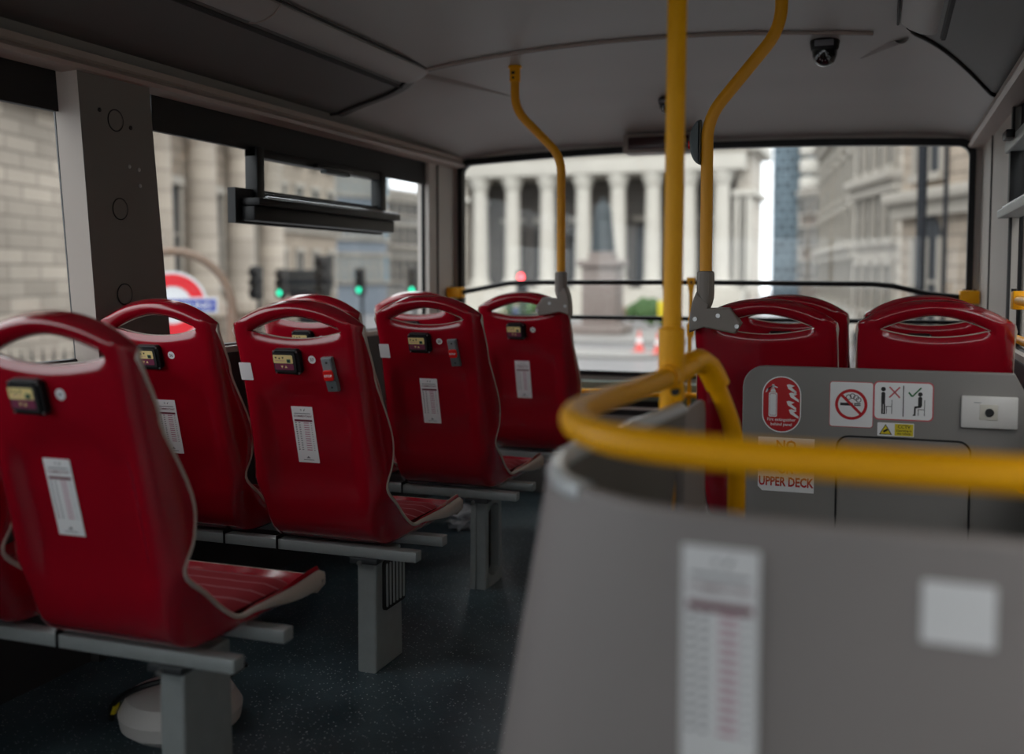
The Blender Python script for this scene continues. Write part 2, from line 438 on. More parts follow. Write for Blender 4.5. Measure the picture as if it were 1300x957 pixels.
def stop_box():
    mb = MB(); pb = MB(); M = Matrix.Rotation(math.radians(-4), 4, 'Y')
    mb.prism([(-.014, .041), (.014, .041), (.014, -.041), (-.014, -.041)], .012, BTN, at=-.010, bev=.002, M=M)
    mb.prism([(.0095, .0395), (.0135, .0395), (.0135, -.0395), (.0095, -.0395)], .002, BTND, at=-.0115, M=M)
    mb.prism([(-.013, -.014), (.013, -.014), (.013, -.039), (-.013, -.039)], .001, BTND, at=-.0108, M=M)
    pb.prism(rrect(-.001, 0, .026, .025, .006), .006, STOPR, at=-.0155, bev=.0015, M=M)
    pb.text('STOP', .0085, -.001, -.003, WHITE, -.0157, M=M, bold=.03)
    for z in (.030, -.030): mb.prism(circ(0, z, .0025, 10), .001, BLACKM, at=-.0118, M=M)
    return mb, pb
def info_sheet(mb, w, h, y=-.0008, s=1.):
    mb.prism(rrect(0, 0, w, h, .001*s, 2), .0006, WHITE, at=y)
    y -= .0002
    mb.text('\u00bb', .010*s, -.003*s, h*.425, SGREY, y); mb.poly([(.004*s, h*.43), (.010*s, h*.47), (.006*s, h*.42)], SBLACK, y)
    mb.text('COMMENTARY', .0072*s, 0, h*.315, SMAG, y, sx=w/.058/s)
    mb.box((-w*.38, y-.0001, h*.372), (w*.38, y, h*.385), SGREY)
    mb.box((-w*.42, y-.0001, h*.235), (w*.42, y, h*.27), SMAG)
    for k in range(13):
        z = h*(.205-k*.040)
        mb.box((-w*.40, y-.0001, z), (-w*.34, y, z+h*.016), SBLACK); mb.box((-w*.24, y-.0001, z), (-w*.16, y, z+h*.014), SGREY)
        mb.box((w*.0, y-.0001, z), (w*.24, y, z+h*.014), SPINK); mb.box((w*.33, y-.0001, z), (w*.38, y, z+h*.010), SGREY)
    mb.poly([(-.006*s, -h*.42), (.006*s, -h*.42), (0, -h*.38)], SGREY, y); mb.box((-w*.25, y-.0001, -h*.455), (w*.25, y, -h*.445), SGREY)

SP = seat_meshes()
proto_parts = {k: v.build(k, sharp=50) for k, v in SP.items()}
a_, b_ = control_box(); cb_o = a_.build('control_box'); b_.build('label_plate', cb_o)
a_, b_ = stop_box(); st_o = a_.build('bell_housing'); b_.build('push_button', st_o)
mb = MB(); info_sheet(mb, .062, .156); is_o = mb.build('commentary_sticker')
mb = MB(); mb.prism(rrect(0, 0, .036, .048, .002, 2), .0006, WHITE, at=-.0008); ws_o = mb.build('square_sticker')
protos = list(proto_parts.values())+[cb_o, st_o, is_o, ws_o]
used = set()
def use(o, parent, M=None, name=None):
    if o.name in used:
        c = o.copy(); C.objects.link(c)
        for g in o.children: d = g.copy(); C.objects.link(d); d.parent = c
    else: c = o; used.add(o.name)
    c.parent = parent
    if M is not None: c.matrix_local = M
    return c
def number_sticker(txt, parent, x=.058, z=.842):
    mb = MB(); mb.prism(circ(0, 0, .0105, 20), .0006, WHITE, at=-.0008)
    if txt: mb.text(txt, .011, 0, -.004, SBLACK, -.0011)
    o = mb.build('number_sticker', parent); o.matrix_local = backM(x, z); return o
def make_seat(x, y, label, group, box=True, num=None, stop=False, sheet=True, sq=False, dx=0.):
    t = thing('bus_seat', label, 'seat', (x, y, 0), 0, group)
    for o in proto_parts.values(): use(o, t)
    if box: use(cb_o, t, backM(-.024+dx, .838))
    if num is not None: number_sticker(num, t, .042+dx)
    if stop: use(st_o, t, backM(.092, .808) @ Matrix.Scale(1.1, 4))
    if sheet: use(is_o, t, backM(-.020+dx, .640, .0008))
    if sq: use(ws_o, t, backM(-.158, .806))
    return t
AX, WX = -.560, -.985
gL, gR = 'red moulded seats in pairs along the left side', 'red moulded seats in pairs along the right side'
make_seat(AX, 1.39, 'nearest and most blurred red aisle seat, at the left edge', gL, num='39', dx=-.022)
make_seat(WX-.005, 1.39, 'red window seat almost wholly cut off by the left picture edge', gL)
make_seat(AX, 2.20, 'red aisle seat number 37 with a grey stop button on its back', gL, num='37', stop=True, sq=True)
make_seat(WX, 2.20, 'red window seat with round number 36 in front of the grey window pillar', gL, num='36')
make_seat(AX+.005, 2.97, 'red aisle seat whose back carries number 35 and a grey stop button', gL, num='35', stop=True, sq=True)
make_seat(WX, 2.97, 'red window seat number 34, seen through the hand hole of seat 37', gL, num='34')
make_seat(-.500, 3.74, 'front left aisle seat with a taupe pole bracket clamped on its right shoulder', gL, num='33')
make_seat(WX+.03, 3.74, 'front left window seat, mostly hidden behind seat 35', gL, num='')
make_seat(.521, 2.80, 'red seat right of the aisle with a pole bracket clamped on its left shoulder', gR, box=False, sheet=False)
make_seat(.946, 2.80, 'red seat by the right wall behind the grey sign panel', gR, box=False, sheet=False)
make_seat(.528, 3.46, 'front right aisle seat, seen behind the seat with the pole bracket', gR, num='')
make_seat(.953, 3.46, 'front right window seat, its black box seen through the hand hole of the seat behind', gR, num='')

def seat_frame(y, x0, x1, px, label, grille=False, slot=False):
    """two cross rails on a pedestal plus the wall end"""
    t = thing('seat_frame', label, 'seat frame', ((x0+x1)/2, y, 0), 0, 'grey steel seat frames bolted to the floor')
    X = lambda v: v-(x0+x1)/2
    for yy in (.182, .352):
        mb = MB(); mb.box((X(x0), yy-.018, .309), (X(x1), yy+.018, .337), STEEL, bev=.003); mb.build('cross_rail', t)
    a, b = sorted((px, px+.058 if px > 0 else px+.056))
    mb = MB()
    if slot:
        prof = [(.165, 0), (.325, 0), (.318, .311), (.175, .311)]
        mb.prism(prof, .020, STEEL, axis='x', at=X(a), bev=.003)
        out = rrect(.245, .155, .15, .311, .01); 
        mb.prism([(.170, 0), (.200, 0), (.200, .311), (.175, .311)], b-a-.02, STEEL, axis='x', at=X(a)+.02, bev=.004)
        mb.prism([(.300, 0), (.330, 0), (.322, .311), (.300, .311)], b-a-.02, STEEL, axis='x', at=X(a)+.02, bev=.004)
        mb.prism([(.200, 0), (.300, 0), (.300, .05), (.275, .035), (.25, .030), (.225, .035), (.200, .05)], b-a-.02, STEEL, axis='x', at=X(a)+.02)
        mb.prism([(.200, .311), (.300, .311), (.300, .26), (.275, .275), (.25, .28), (.225, .275), (.200, .26)], b-a-.02, STEEL, axis='x', at=X(a)+.02)
        mb.prism([(.2, .03), (.3, .03), (.3, .28), (.2, .28)], .002, BLACKM, axis='x', at=X(a)+.021)
    else:
        mb.prism([(.168, 0), (.328, 0), (.322, .311), (.172, .311)], b-a, STEEL, axis='x', at=X(a), bev=.006)
    mb.build('pedestal', t)
    mb = MB(); mb.box((X(a)-.012, .150, .296), (X(b)+.012, .200, .311), DARKST, bev=.003); mb.prism(circ(X(a)+.02, .300, .006, 8), .01, SCREW, at=.143); mb.build('clamp', t)
    if grille:
        mb = MB(); ax = X(b)
        mb.prism(rrect(.268, .225, .125, .135, .012), .008, BLACKM, axis='x', at=ax)
        for k in range(6): yy = .218+k*.020; mb.prism(rrect(yy, .225, .009, .118, .004, 3), .007, STEEL, axis='x', at=ax+.004, bev=.002)
        mb.build('louvre_grille', t)
    for xx in (x0+.30, x0+.47) if x0 < 0 else (x1-.3,):
        mb = MB(); mb.box((X(xx)-.002, .160, .308), (X(xx)+.002, .204, .346), BLACK); mb.build('cable_tie', t)
    return t
seat_frame(1.41, -1.185, -.300, -.475, 'grey seat frame under the nearest red seats on the left')
seat_frame(2.20, -1.185, -.300, -.475, 'grey seat frame with a louvred grille on its pedestal under seats 36 and 37', grille=True)
seat_frame(2.97, -1.185, -.300, -.466, 'grey seat frame with a long oval slot in its pedestal under seats 34 and 35', slot=True)
seat_frame(3.74, -1.185, -.270, -.440, 'grey seat frame under the front left seats')
seat_frame(2.80, .315, 1.185, .40, 'grey seat frame under the right seats behind the grey sign panel')
seat_frame(3.46, .315, 1.185, .40, 'grey seat frame under the front right seats')

# ------------------------------------------------------------------ bus shell
XW = 1.2; YB = -3.0; YF = 4.75
mb = MB(); mb.box((-1.32, YB, -.04), (1.32, YF+.08, 0), FLOOR); struct(mb, 'floor')
def yz_wall(name, x, t, polys, m):
    mb = MB()
    for p in polys: mb.prism(p, t, m, axis='x', at=x)
    return struct(mb, name)
# left wall: below the windows, band above and behind the cornice
mb = MB()
for sx in (-1, 1): mb.box((sx*XW, YB, 0), (sx*(XW-.006), 2.18 if sx < 0 else YF-.09, .80), LOWW); 
mb.box((-XW, 2.53, 0), (-XW+.006, YF-.09, .80), LOWW)
struct(mb, 'baseboard_1')
yz_wall('wall_left', -XW-.06, .06, [[(YB, 0), (YF, 0), (YF, .82), (YB, .82)], [(YB, 1.585), (YF, 1.585), (YF, 1.70), (YB, 1.70)],
    [(4.43, .82), (YF, .82), (YF, 1.585), (4.43, 1.585)], [(-.9, .82), (-.6, .82), (-.6, 1.585), (-.9, 1.585)], [(YB, .82), (-2.6, .82), (-2.6, 1.585), (YB, 1.585)]], WALLG)
yz_wall('wall_right', XW, .06, [[(YB, 0), (YF, 0), (YF, .82), (YB, .82)], [(YB, 1.585), (YF, 1.585), (YF, 1.70), (YB, 1.70)],
    [(3.62, .82), (YF, .82), (YF, 1.585), (3.62, 1.585)], [(.9, .82), (1.2, .82), (1.2, 1.585), (.9, 1.585)], [(-.9, .82), (-.6, .82), (-.6, 1.585), (-.9, 1.585)], [(YB, .82), (-2.6, .82), (-2.6, 1.585), (YB, 1.585)]], WALLG)
mb = MB(); mb.box((-1.26, YB-.05, 0), (1.26, YB, .9), WALLG); mb.box((-1.26, YB-.05, 1.5), (1.26, YB, 1.95), WALLG); struct(mb, 'wall_rear')
def pane(name, poly, x, top=None, sash=True):
    """a side window: glass, black gasket, tinted band along the top"""
    mb = MB(); mb.prism(poly, .005, GLASS, axis='x', at=x-.0025); w = struct(mb, name)
    y0, y1 = poly[0][0], poly[1][0]
    mb = MB(); mb.box((x-.006, y0-.01, 1.480), (x+.012*(1 if x < 0 else -1), y1+.01, 1.59), BLACKM); mb.build('header_band', w)
    mb = MB(); g = .012
    n = len(poly)
    for i in range(n):
        a, b = V((x, *poly[i])), V((x, *poly[(i+1) % n])); mb.tube([a, b], .009, BLACK, n=8)
    mb.build('gasket', w); return w
w1 = pane('window_1', [(-.6, .82), (2.205, .82), (2.150, 1.52), (-.6, 1.52)], -XW-.03)
w2 = pane('window_2', [(2.52, .82), (4.43, .82), (4.43, 1.52), (2.455, 1.52)], -XW-.03)
w3 = pane('window_3', [(-2.6, .82), (-.9, .82), (-.9, 1.52), (-2.6, 1.52)], -XW-.03)
pane('window_4', [(1.2, .82), (3.62, .82), (3.62, 1.52), (1.2, 1.52)], XW+.03)
pane('window_5', [(-.6, .82), (.9, .82), (.9, 1.52), (-.6, 1.52)], XW+.03)
pane('window_6', [(-2.6, .82), (-.9, .82), (-.9, 1.52), (-2.6, 1.52)], XW+.03)
# window pillar between windows 1 and 2: wide raked cover whose return towards the rear is coloured paler as if lit
mb = MB()
def loft4(P0, P1, m):   # two quads top/bottom -> prism side faces
    i = mb.mi(m); a = [mb.bm.verts.new(p) for p in P0]; b = [mb.bm.verts.new(p) for p in P1]
    for k in range(len(a)):
        f = mb.bm.faces.new([a[k], a[(k+1) % len(a)], b[(k+1) % len(a)], b[k]]); f.material_index = i; 
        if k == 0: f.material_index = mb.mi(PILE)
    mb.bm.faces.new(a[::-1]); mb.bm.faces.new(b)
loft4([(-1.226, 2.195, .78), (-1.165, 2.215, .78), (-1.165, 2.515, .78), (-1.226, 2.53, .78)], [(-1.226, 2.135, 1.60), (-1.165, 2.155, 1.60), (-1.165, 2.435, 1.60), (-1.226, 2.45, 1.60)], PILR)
bmesh.ops.recalc_face_normals(mb.bm, faces=mb.bm.faces)
pl = struct(mb, 'trim_1')
def boss(y, z, r, ring=True, m=PILR):
    mb = MB(); M = Matrix.Translation((-1.165, y-.03, z)) @ Matrix.Rotation(PI/2, 4, 'Y')
    if ring: mb.tube([V((-1.1635, y-.03+r*math.cos(2*PI*k/32), z+r*math.sin(2*PI*k/32))) for k in range(32)], .0016, BLACKM, n=6, closed=True); mb.lathe([(r, -.002), (r, .0015), (r*.94, .0025), (r*.90, .0008), (0, .0008)], m, 32, M)
    else: mb.lathe([(r, -.001), (r, .002), (r*.5, .0035), (0, .0035)], m, 14, M)
    return mb
for (y, z) in ((2.325, 1.475), (2.335, 1.235), (2.345, 1.00)): boss(y, z, .029).build('cap', pl)
for (y, z) in ((2.265, 1.495), (2.385, 1.463)): boss(y, z, .006, False, BLACKM).build('screw', pl)
for (y, z) in ((2.376, 1.355), (2.415, 1.350), (2.418, 1.305)): boss(y, z, .006, False, SCREW).build('screw', pl)
mb = MB(); mb.box((-1.165, 2.18, 0), (-1.2, 2.53, .80), LOWW, bev=.004); struct(mb, 'trim_2')

for sx in (-1, 1):
    mb = MB(); x = sx*(XW-.001); a, b = (x, x-sx*.004)
    mb.box((min(a, b), 4.30 if sx > 0 else 4.52, .80), (max(a, b), 4.315 if sx > 0 else 4.53, 1.59), BLACKM)
    if sx > 0: mb.box((x-.008, 3.598, .80), (x, 3.628, 1.59), BLACKM)
    struct(mb, 'trim_%d' % (13+(sx > 0)))
# the hopper sash in window 2
t = thing('hopper_vent', 'black framed hopper vent tilted inward at the top of the left window', 'window vent', (-1.2, 3.46, 1.36))
mb = MB()
def q(x, y, z): return (x+1.2, y-3.46, z-1.36)
mb.box(q(-1.235, 3.0, 1.455), q(-1.19, 3.96, 1.485), BLACK, bev=.003); 
mb.box(q(-1.235, 3.00, 1.27), q(-1.185, 3.045, 1.49), BLACK, bev=.004); mb.box(q(-1.235, 3.915, 1.27), q(-1.185, 3.96, 1.49), BLACK, bev=.004)
mb.box(q(-1.235, 3.0, 1.305), q(-1.19, 3.96, 1.335), BLACK, bev=.003)
mb.build('vent_frame', t)
mb = MB(); mb.box(q(-1.215, 3.04, 1.33), q(-1.211, 3.92, 1.46), GLASS); mb.build('vent_pane', t)
mb = MB(); mb.box(q(-1.225, 2.93, 1.235), q(-1.15, 3.97, 1.285), BLACK, bev=.006)
mb.box(q(-1.235, 2.93, 1.285), q(-1.13, 3.99, 1.312), BLACK, bev=.007); mb.box(q(-1.235, 2.90, 1.228), q(-1.205, 3.96, 1.345), BLACKM)
mb.build('sash_rail', t)
mb = MB(); mb.tube([q(-1.150, 3.0, 1.3145), q(-1.150, 3.99, 1.3145)], .006, CHROME, n=8); mb.build('sash_glint', t)  # bright strip stands in for the glint along the top of the rail
mb = MB(); mb.box(q(-1.185, 3.36, 1.452), q(-1.16, 3.62, 1.468), BLACK, bev=.003); mb.box(q(-1.20, 3.44, 1.440), q(-1.17, 3.62, 1.452), BTND, bev=.002); mb.build('latch', t)
# right side vent
t = thing('hopper_vent', 'aluminium framed hopper vent at the right picture edge', 'window vent', (1.2, 3.2, 1.36))
mb = MB(); q = lambda x, y, z: (x-1.2, y-3.2, z-1.36)
mb.box(q(1.16, 1.9, 1.235), q(1.225, 3.66, 1.262), STEEL, bev=.005); mb.box(q(1.175, 1.9, 1.262), q(1.225, 3.66, 1.275), CHROME, bev=.003); mb.box(q(1.175, 1.9, 1.44), q(1.225, 3.64, 1.475), STEEL, bev=.005)
mb.box(q(1.185, 3.57, 1.26), q(1.225, 3.62, 1.45), BLACK, bev=.004); mb.build('vent_frame', t)
mb = MB(); mb.box(q(1.215, 1.9, 1.265), q(1.219, 3.6, 1.45), GLASS); mb.build('vent_pane', t)
mb = MB(); mb.box(q(1.15, 3.36, 1.458), q(1.175, 3.46, 1.482), BLACK, bev=.003); mb.build('latch', t)

# front wall with the windscreen opening
def arch_outline(x0, x1, z0, zc, r, n=8):
    """rounded rectangle with a slightly bowed top, counter-clockwise from bottom-left"""
    pts = []
    for (cx, cz, a) in ((x1-r, z0+r, 270), (x1-r, 0, 0), (x0+r, 0, 90), (x0+r, z0+r, 180)):
        for k in range(n+1):
            th = math.radians(a+90*k/n)
            if a in (0, 90):
                zt = zc-.035*((cx+r*math.cos(th))/1.19)**2
                pts.append((cx+r*math.cos(th), zt-r+r*math.sin(th)))
            else: pts.append((cx+r*math.cos(th), cz+r*math.sin(th)))
        if a == 0:
            for k in range(1, 12):
                x = lerp(x1-r, x0+r, k/12); pts.append((x, zc-.035*(x/1.19)**2))
    return pts
op = arch_outline(-1.185, 1.175, .575, 1.660, .06)
def ring_wall(inner, box, y0, y1, m, mb):
    """wall with hole: connect inner outline to the outer box radially"""
    x0, x1, z0, z1 = box; cx, cz = (x0+x1)/2, (z0+z1)/2; out = []
    for (x, z) in inner:
        dx, dz = x-cx, z-cz; s = min((x1-cx)/abs(dx) if dx else 9e9, (z1-cz)/abs(dz) if dz else 9e9); out.append((cx+dx*s, cz+dz*s))
    i0 = mb.mi(m); n = len(inner)
    A = [mb.bm.verts.new((x, y0, z)) for x, z in inner]; B = [mb.bm.verts.new((x, y0, z)) for x, z in out]
    A2 = [mb.bm.verts.new((x, y1, z)) for x, z in inner]; B2 = [mb.bm.verts.new((x, y1, z)) for x, z in out]
    for k in range(n):
        j = (k+1) % n
        for f in ([A[k], A[j], B[j], B[k]], [A2[j], A2[k], B2[k], B2[j]], [A[j], A[k], A2[k], A2[j]], [B[k], B[j], B2[j], B2[k]]):
            try: mb.bm.faces.new(f).material_index = i0
            except ValueError: pass
    bmesh.ops.recalc_face_normals(mb.bm, faces=mb.bm.faces)
mb = MB(); ring_wall(op, (-1.26, 1.26, .0, 1.95), YF, YF+.06, WALLG, mb); struct(mb, 'wall_front')
ws = MB(); ws.prism(op, .006, GLASS, at=YF+.03); ws = struct(ws, 'window_7')
mb = MB(); inner = arch_outline(-1.160, 1.150, .598, 1.630, .045)
i0 = mb.mi(BLACK); n = len(op)
for ya, yb in ((YF-.012, YF-.006),):
    A = [mb.bm.verts.new((x, ya, z)) for x, z in op]; B = [mb.bm.verts.new((x, ya, z)) for x, z in inner]; A2 = [mb.bm.verts.new((x, YF+.03, z)) for x, z in op]; B2 = [mb.bm.verts.new((x, YF+.03, z)) for x, z in inner]
    for k in range(n):
        j = (k+1) % n
        for f in ([A[k], A[j], B[j], B[k]], [A2[j], A2[k], B2[k], B2[j]], [A[j], A[k], A2[k], A2[j]], [B[k], B[j], B2[j], B2[k]]):
            mb.bm.faces.new(f).material_index = i0
bmesh.ops.recalc_face_normals(mb.bm, faces=mb.bm.faces); mb.build('gasket', ws)
# ledge below the windscreen
mb = MB(); mb.box((-1.2, 4.66, .470), (1.2, 4.75, .555), mat('ledge green grey', (.16, .20, .165), .6), bev=.006)
mb.box((-1.2, 4.69, .395), (1.2, 4.75, .47), BLACKM); mb.box((-1.2, 4.68, .425), (1.2, 4.69, .437), WHITEP); mb.box((-1.2, 4.67, .0), (1.2, 4.75, .395), SPANEL, bev=.006)
struct(mb, 'trim_3')

# ceiling: flat centre, coved sides, domed front
def fz(y):
    k = [(-9, 1.87), (3.4, 1.87), (3.72, 1.855), (4.1, 1.815), (4.4, 1.765), (4.6, 1.715), (4.70, 1.685), (4.76, 1.668)]
    for (a, za), (b, zb) in zip(k, k[1:]):
        if y <= b: return lerp(za, zb, (y-a)/(b-a))
    return 1.668
def cz(x, y):
    a = abs(x); f = fz(y)
    if a <= .84: return f-.012*(a/.84)**2
    t = (a-.84)/.39; edge = 1.62
    return lerp(f-.012, edge, 1-math.cos(min(1, t)*PI/2)) if t < 1.001 else edge
ys = [YB, 0, 1.5, 2.5, 3.2]+[3.2+1.56*k/26 for k in range(1, 27)]
xs = [-1.24+2.48*k/60 for k in range(61)]
mb = MB(); mb.grid([[V((x, y, cz(x, y))) for x in xs] for y in ys], CEIL)
mb.grid([[V((x, y, cz(x, y)+.03)) for x in xs] for y in ys], CEIL, flip=True); struct(mb, 'ceiling')
# cove panels left and right, with a shaped front end; sit 15 mm proud
def cove(sgn, yend, name):
    mb = MB(); P, Q = [], []
    for i in range(13):
        f = i/12; x = lerp(.875, 1.175, f); e = yend+(.10*math.sin(f*PI*1.4) if sgn < 0 else -.06+.34*f**1.5); r, r2 = [], []
        off = .017*math.sin(min(1, min(f, 1-f)*9)*PI/2)
        for y in [YB, 1, 2, e-.12, e-.03, e-.008, e]:
            o = off*(1 if y < e-.02 else (.7 if y < e-.004 else 0))
            z = cz(x, 2)-.004-o-.010*math.sin(f*PI); r.append(V((sgn*x, y, z))); r2.append(V((sgn*x, y, cz(x, y)+.01)))
        P.append(r); Q.append(r2)
    mb.grid(P, COVE, flip=sgn > 0); mb.grid([[a[-1] for a in P], [a[-1] for a in Q]], BLACKM)
    bmesh.ops.recalc_face_normals(mb.bm, faces=mb.bm.faces)
    struct(mb, name)
    # black seal along the front end
    mb = MB(); mb.tube([a[-4]+V((0, .030, -.004)) for a in P], .0065, BLACKM, n=8); struct(mb, name.replace('4', '6').replace('5', '7'))
cove(-1, 3.66, 'trim_4'); cove(1, 3.72, 'trim_5')
# cornices over the side windows
for sgn, nm in ((-1, 'trim_8'), (1, 'trim_9')):
    mb = MB(); x1 = 1.205*sgn
    mb.prism([(x1, 1.58), (1.150*sgn, 1.588), (1.142*sgn, 1.598), (1.150*sgn, 1.606), (1.158*sgn, 1.611), (1.150*sgn, 1.617), (1.150*sgn, 1.634), (1.17*sgn, 1.640), (x1, 1.64)], YF-YB, CORN, axis='y', at=YB)
    struct(mb, nm)
# light housings along both coves
def strip(sgn, yend, name, label):
    t = thing('light_strip', label, 'ceiling light', (sgn*.91, 0, 1.83))
    mb = MB(); prof = [(-.060, .012), (-.055, -.012), (-.03, -.026), (0, -.030), (.03, -.026), (.055, -.012), (.060, .012)]
    L = [YB+.02, yend-.09, yend-.05, yend-.02, yend]; P = []
    for y in L:
        k = 1 if y < yend-.06 else math.sqrt(max(0, 1-((y-(yend-.09))/.09)**2))
        k = max(k, .05); P.append([V((a*lerp(.7, 1, k), y, b*k+.004-sgn*sgn*a*sgn*.35)) for a, b in prof])
    mb.grid(P, CEIL, flip=False); bmesh.ops.recalc_face_normals(mb.bm, faces=mb.bm.faces)
    mb.build('diffuser_cover', t)
    for y in (yend-1.08, yend-2.3):
        mb = MB(); mb.tube([V((a*1.02, y, b*1.02+.003-sgn*a*.35)) for a, b in prof], .003, CORN, n=6); mb.build('joint_band', t)
    mb = MB(); mb.tube([V((-sgn*.064, y, .018)) for y in (YB+.02, 1, yend-.02)], .004, BLACKM, n=6); mb.tube([V((sgn*.070, y, -.036)) for y in (YB+.02, 1, yend-.03)], .010, BLACKM, n=6); mb.build('painted_gap_shadow', t)  # black tubes imitate the shadow lines beside the cover
strip(-1, 3.72, 'light_strip', 'long rounded grey light cover along the left ceiling edge')
strip(1, 3.55, 'light_strip', 'short visible end of the grey light cover at the right ceiling edge')
# cross seam moulding
mb = MB(); P = [V((x, 3.50+.14*(x/.84)**2, cz(x, 3.5+.14*(x/.84)**2)-.004)) for x in [-.85+1.62*k/24 for k in range(25)]]
mb.tube(P, .007, CORN, n=8); mb.tube([p+V((0, .018, .002)) for p in P], .006, BLACKM, n=6); struct(mb, 'trim_10')
# moulded swoosh at each end of the seam
for sgn, nm in ((-1, 'trim_11'), (1, 'trim_12')):
    mb = MB(); R = []
    for i in range(14):
        f = i/13; x = sgn*lerp(.90, .66, f) if sgn < 0 else sgn*lerp(.86, .72, f); y = lerp(3.70, 4.12, f) if sgn < 0 else lerp(3.72, 3.92, f); w = .050*math.sin(PI*min(1, .25+f*.75))*(1-f*.4)
        row = []
        for k in range(9):
            g = k/8; xx = x-sgn*w*(g-.5)*1.4; yy = y+w*(g-.5); row.append(V((xx, yy, cz(xx, yy)-.022*math.sin(PI*g)*(1-g*.5)*(1-f)**.6+.0005)))
        R.append(row)
    mb.grid(R, CEIL); mb.grid([[V((p.x, p.y, cz(p.x, p.y)+.004)) for p in r] for r in R], CEIL, flip=True); struct(mb, nm)

# ------------------------------------------------------------------ poles and rails
def ribbed(mb, p0, p1, r, m): mb.tube([p0, p1], r, m)
def ceiling_pole(label, x0, y0, zb, xt, zt, ziout, sgn):
    """seat-corner stanchion that cranks outward to the ceiling"""
    t = thing('grab_pole', label, 'pole', (x0, y0, zb))
    p = [V((0, 0, 0)), V((0, 0, (ziout-zb)*.5)), V((0, 0, ziout-zb-.03))]
    a = V((0, 0, ziout-zb)); b = V((xt-x0, 0, zt-zb-.165)); c = V((xt-x0, 0, zt-zb))
    d1 = (b-a).normalized()
    def arc(P, q, R, n=6): return [P*(1-s)**2+q*2*s*(1-s)+R*s*s for s in [k/n for k in range(n+1)]]
    path = [p[0], p[1]]+arc(a-V((0, 0, .06)), a, a+d1*.06)+arc(b-d1*.06, b, b+V((0, 0, .06)))+[c]
    mb = MB(); mb.tube(path, .0165, YELG, n=18); mb.build('pole_tube', t)
    mb = MB(); mb.lathe([(.0205, -.05), (.0205, 0), (.026, .002), (.026, .012), (.0205, .012)], YEL, 18, Matrix.Translation(c-V((0, 0, .012))))
    mb.box((c.x-.006, -.0225, c.z-.035), (c.x+.006, -.018, c.z-.025), BLACKM); mb.box((c.x-.004, -.0225, c.z-.052), (c.x+.004, -.018, c.z-.045), BLACKM)
    mb.build('ceiling_bracket', t)
    mb = MB(); mb.lathe([(.012, -.105), (.020, -.085), (.0235, -.07), (.0225, 0), (.019, .002)], TAUPE, 20)
    for k in range(12):
        an = 2*PI*k/12; mb.box((.0225*math.cos(an)-.0012, .0225*math.sin(an)-.0012, -.065), (.0225*math.cos(an)+.0012, .0225*math.sin(an)+.0012, -.004), TAUPE)
    mb.build('grip_socket', t)
    mb = MB()
    s = -sgn   # bracket reaches over the seat handle, away from the aisle
    prof = [(.022*sgn, -.055), (.034*sgn, -.085), (.040*sgn, -.13), (.040*sgn, -.165), (.026*sgn, -.158), (.0, -.150), (-.05*sgn, -.160), (-.082*sgn, -.166), (-.098*sgn, -.138), (-.068*sgn, -.096), (-.01*sgn, -.098), (-.012*sgn, -.088), (.004*sgn, -.070)]
    mb.prism(prof, .050, TAUPE, at=-.022, bev=.004)
    for (sx, sz) in ((-.038, -.118), (.024, -.128), (-.088, -.146)): mb.prism(circ(sx*sgn, sz, .006, 12), .004, SCREW, at=-.026)
    mb.build('shoulder_clamp', t)
    return t
ceiling_pole('yellow cranked grab pole rising from the front left aisle seat', -.334, 3.735, 1.065, -.520, 1.852, 1.50, 1)
gp = ceiling_pole('yellow cranked grab pole rising from the right seats, beside the oval bell push', .366, 2.80, 1.062, .555, 1.862, 1.475, -1)
t = thing('bell_push', 'dark oval bell push with a red button clamped on the right cranked pole', 'bell push', (.350, 2.80, 1.41))
mb = MB(); mb.prism([(0, -.060)]+[(-.030*math.cos(a)*1.0, .060*math.sin(a)) for a in [math.radians(-80+160*k/12) for k in range(13)]]+[(0, .060)], .036, BTND, at=-.018, bev=.006); mb.build('housing', t)
mb = MB(); mb.lathe([(.012, 0), (.011, .006), (.0, .008)], STOPR, 16, Matrix.Translation((-.028, 0, -.005)) @ Matrix.Rotation(-PI/2, 4, 'Y')); mb.build('push_button', t)

# main pole with the handrail that rings the stairwell
t = thing('stair_handrail', 'thick blurred yellow handrail ringing the stairwell partition with its tall upright pole', 'handrail', (.460, 1.85, 0))
O = V((.460, 1.85, 0))
mb = MB(); mb.tube([V((-.008, 0, .0)), V((-.008, 0, .75)), V((0, 0, .9)), V((.006, 0, 1.86))], .0175, YEL, n=20); mb.build('upright_pole', t)
ring = curve([(.462, 1.85, .868), (.455, 1.62, .870), (.450, 1.42, .874), (.456, 1.29, .878), (.470, 1.19, .88), (.505, 1.10, .88), (.565, 1.03, .88), (.66, .99, .88), (.81, .970, .88), (1.0, .960, .88), (1.195, .950, .88)], 8)
mb = MB(); mb.tube([p-O for p in ring], .0175, YEL, n=20); mb.build('ring_rail', t)
mb = MB(); mb.lathe([(.0185, -.055), (.024, -.052), (.024, .055), (.0185, .058)], YEL, 20, Matrix.Translation((0, 0, .900)))
mb.tube([V((0, -.052, .868)), V((0, 0, .870)), V((.02, .06, .882))], .0225, YEL, n=16)
mb.box((-.004, -.012, .822), (.022, .020, .885), YEL, bev=.004); mb.prism(circ(.010, .842, .008, 12), .01, BLACKM, at=-.018); mb.build('joint_clamp', t)
mb = MB(); el = curve([(.480, 1.91, .884), (.492, 1.95, .890), (.506, 1.98, .875), (.522, 2.0, .838)], 5); mb.tube([p-O for p in el], [.022]*10+[.024]*(len(el)-10), YEL, n=18); mb.build('elbow_fitting', t)
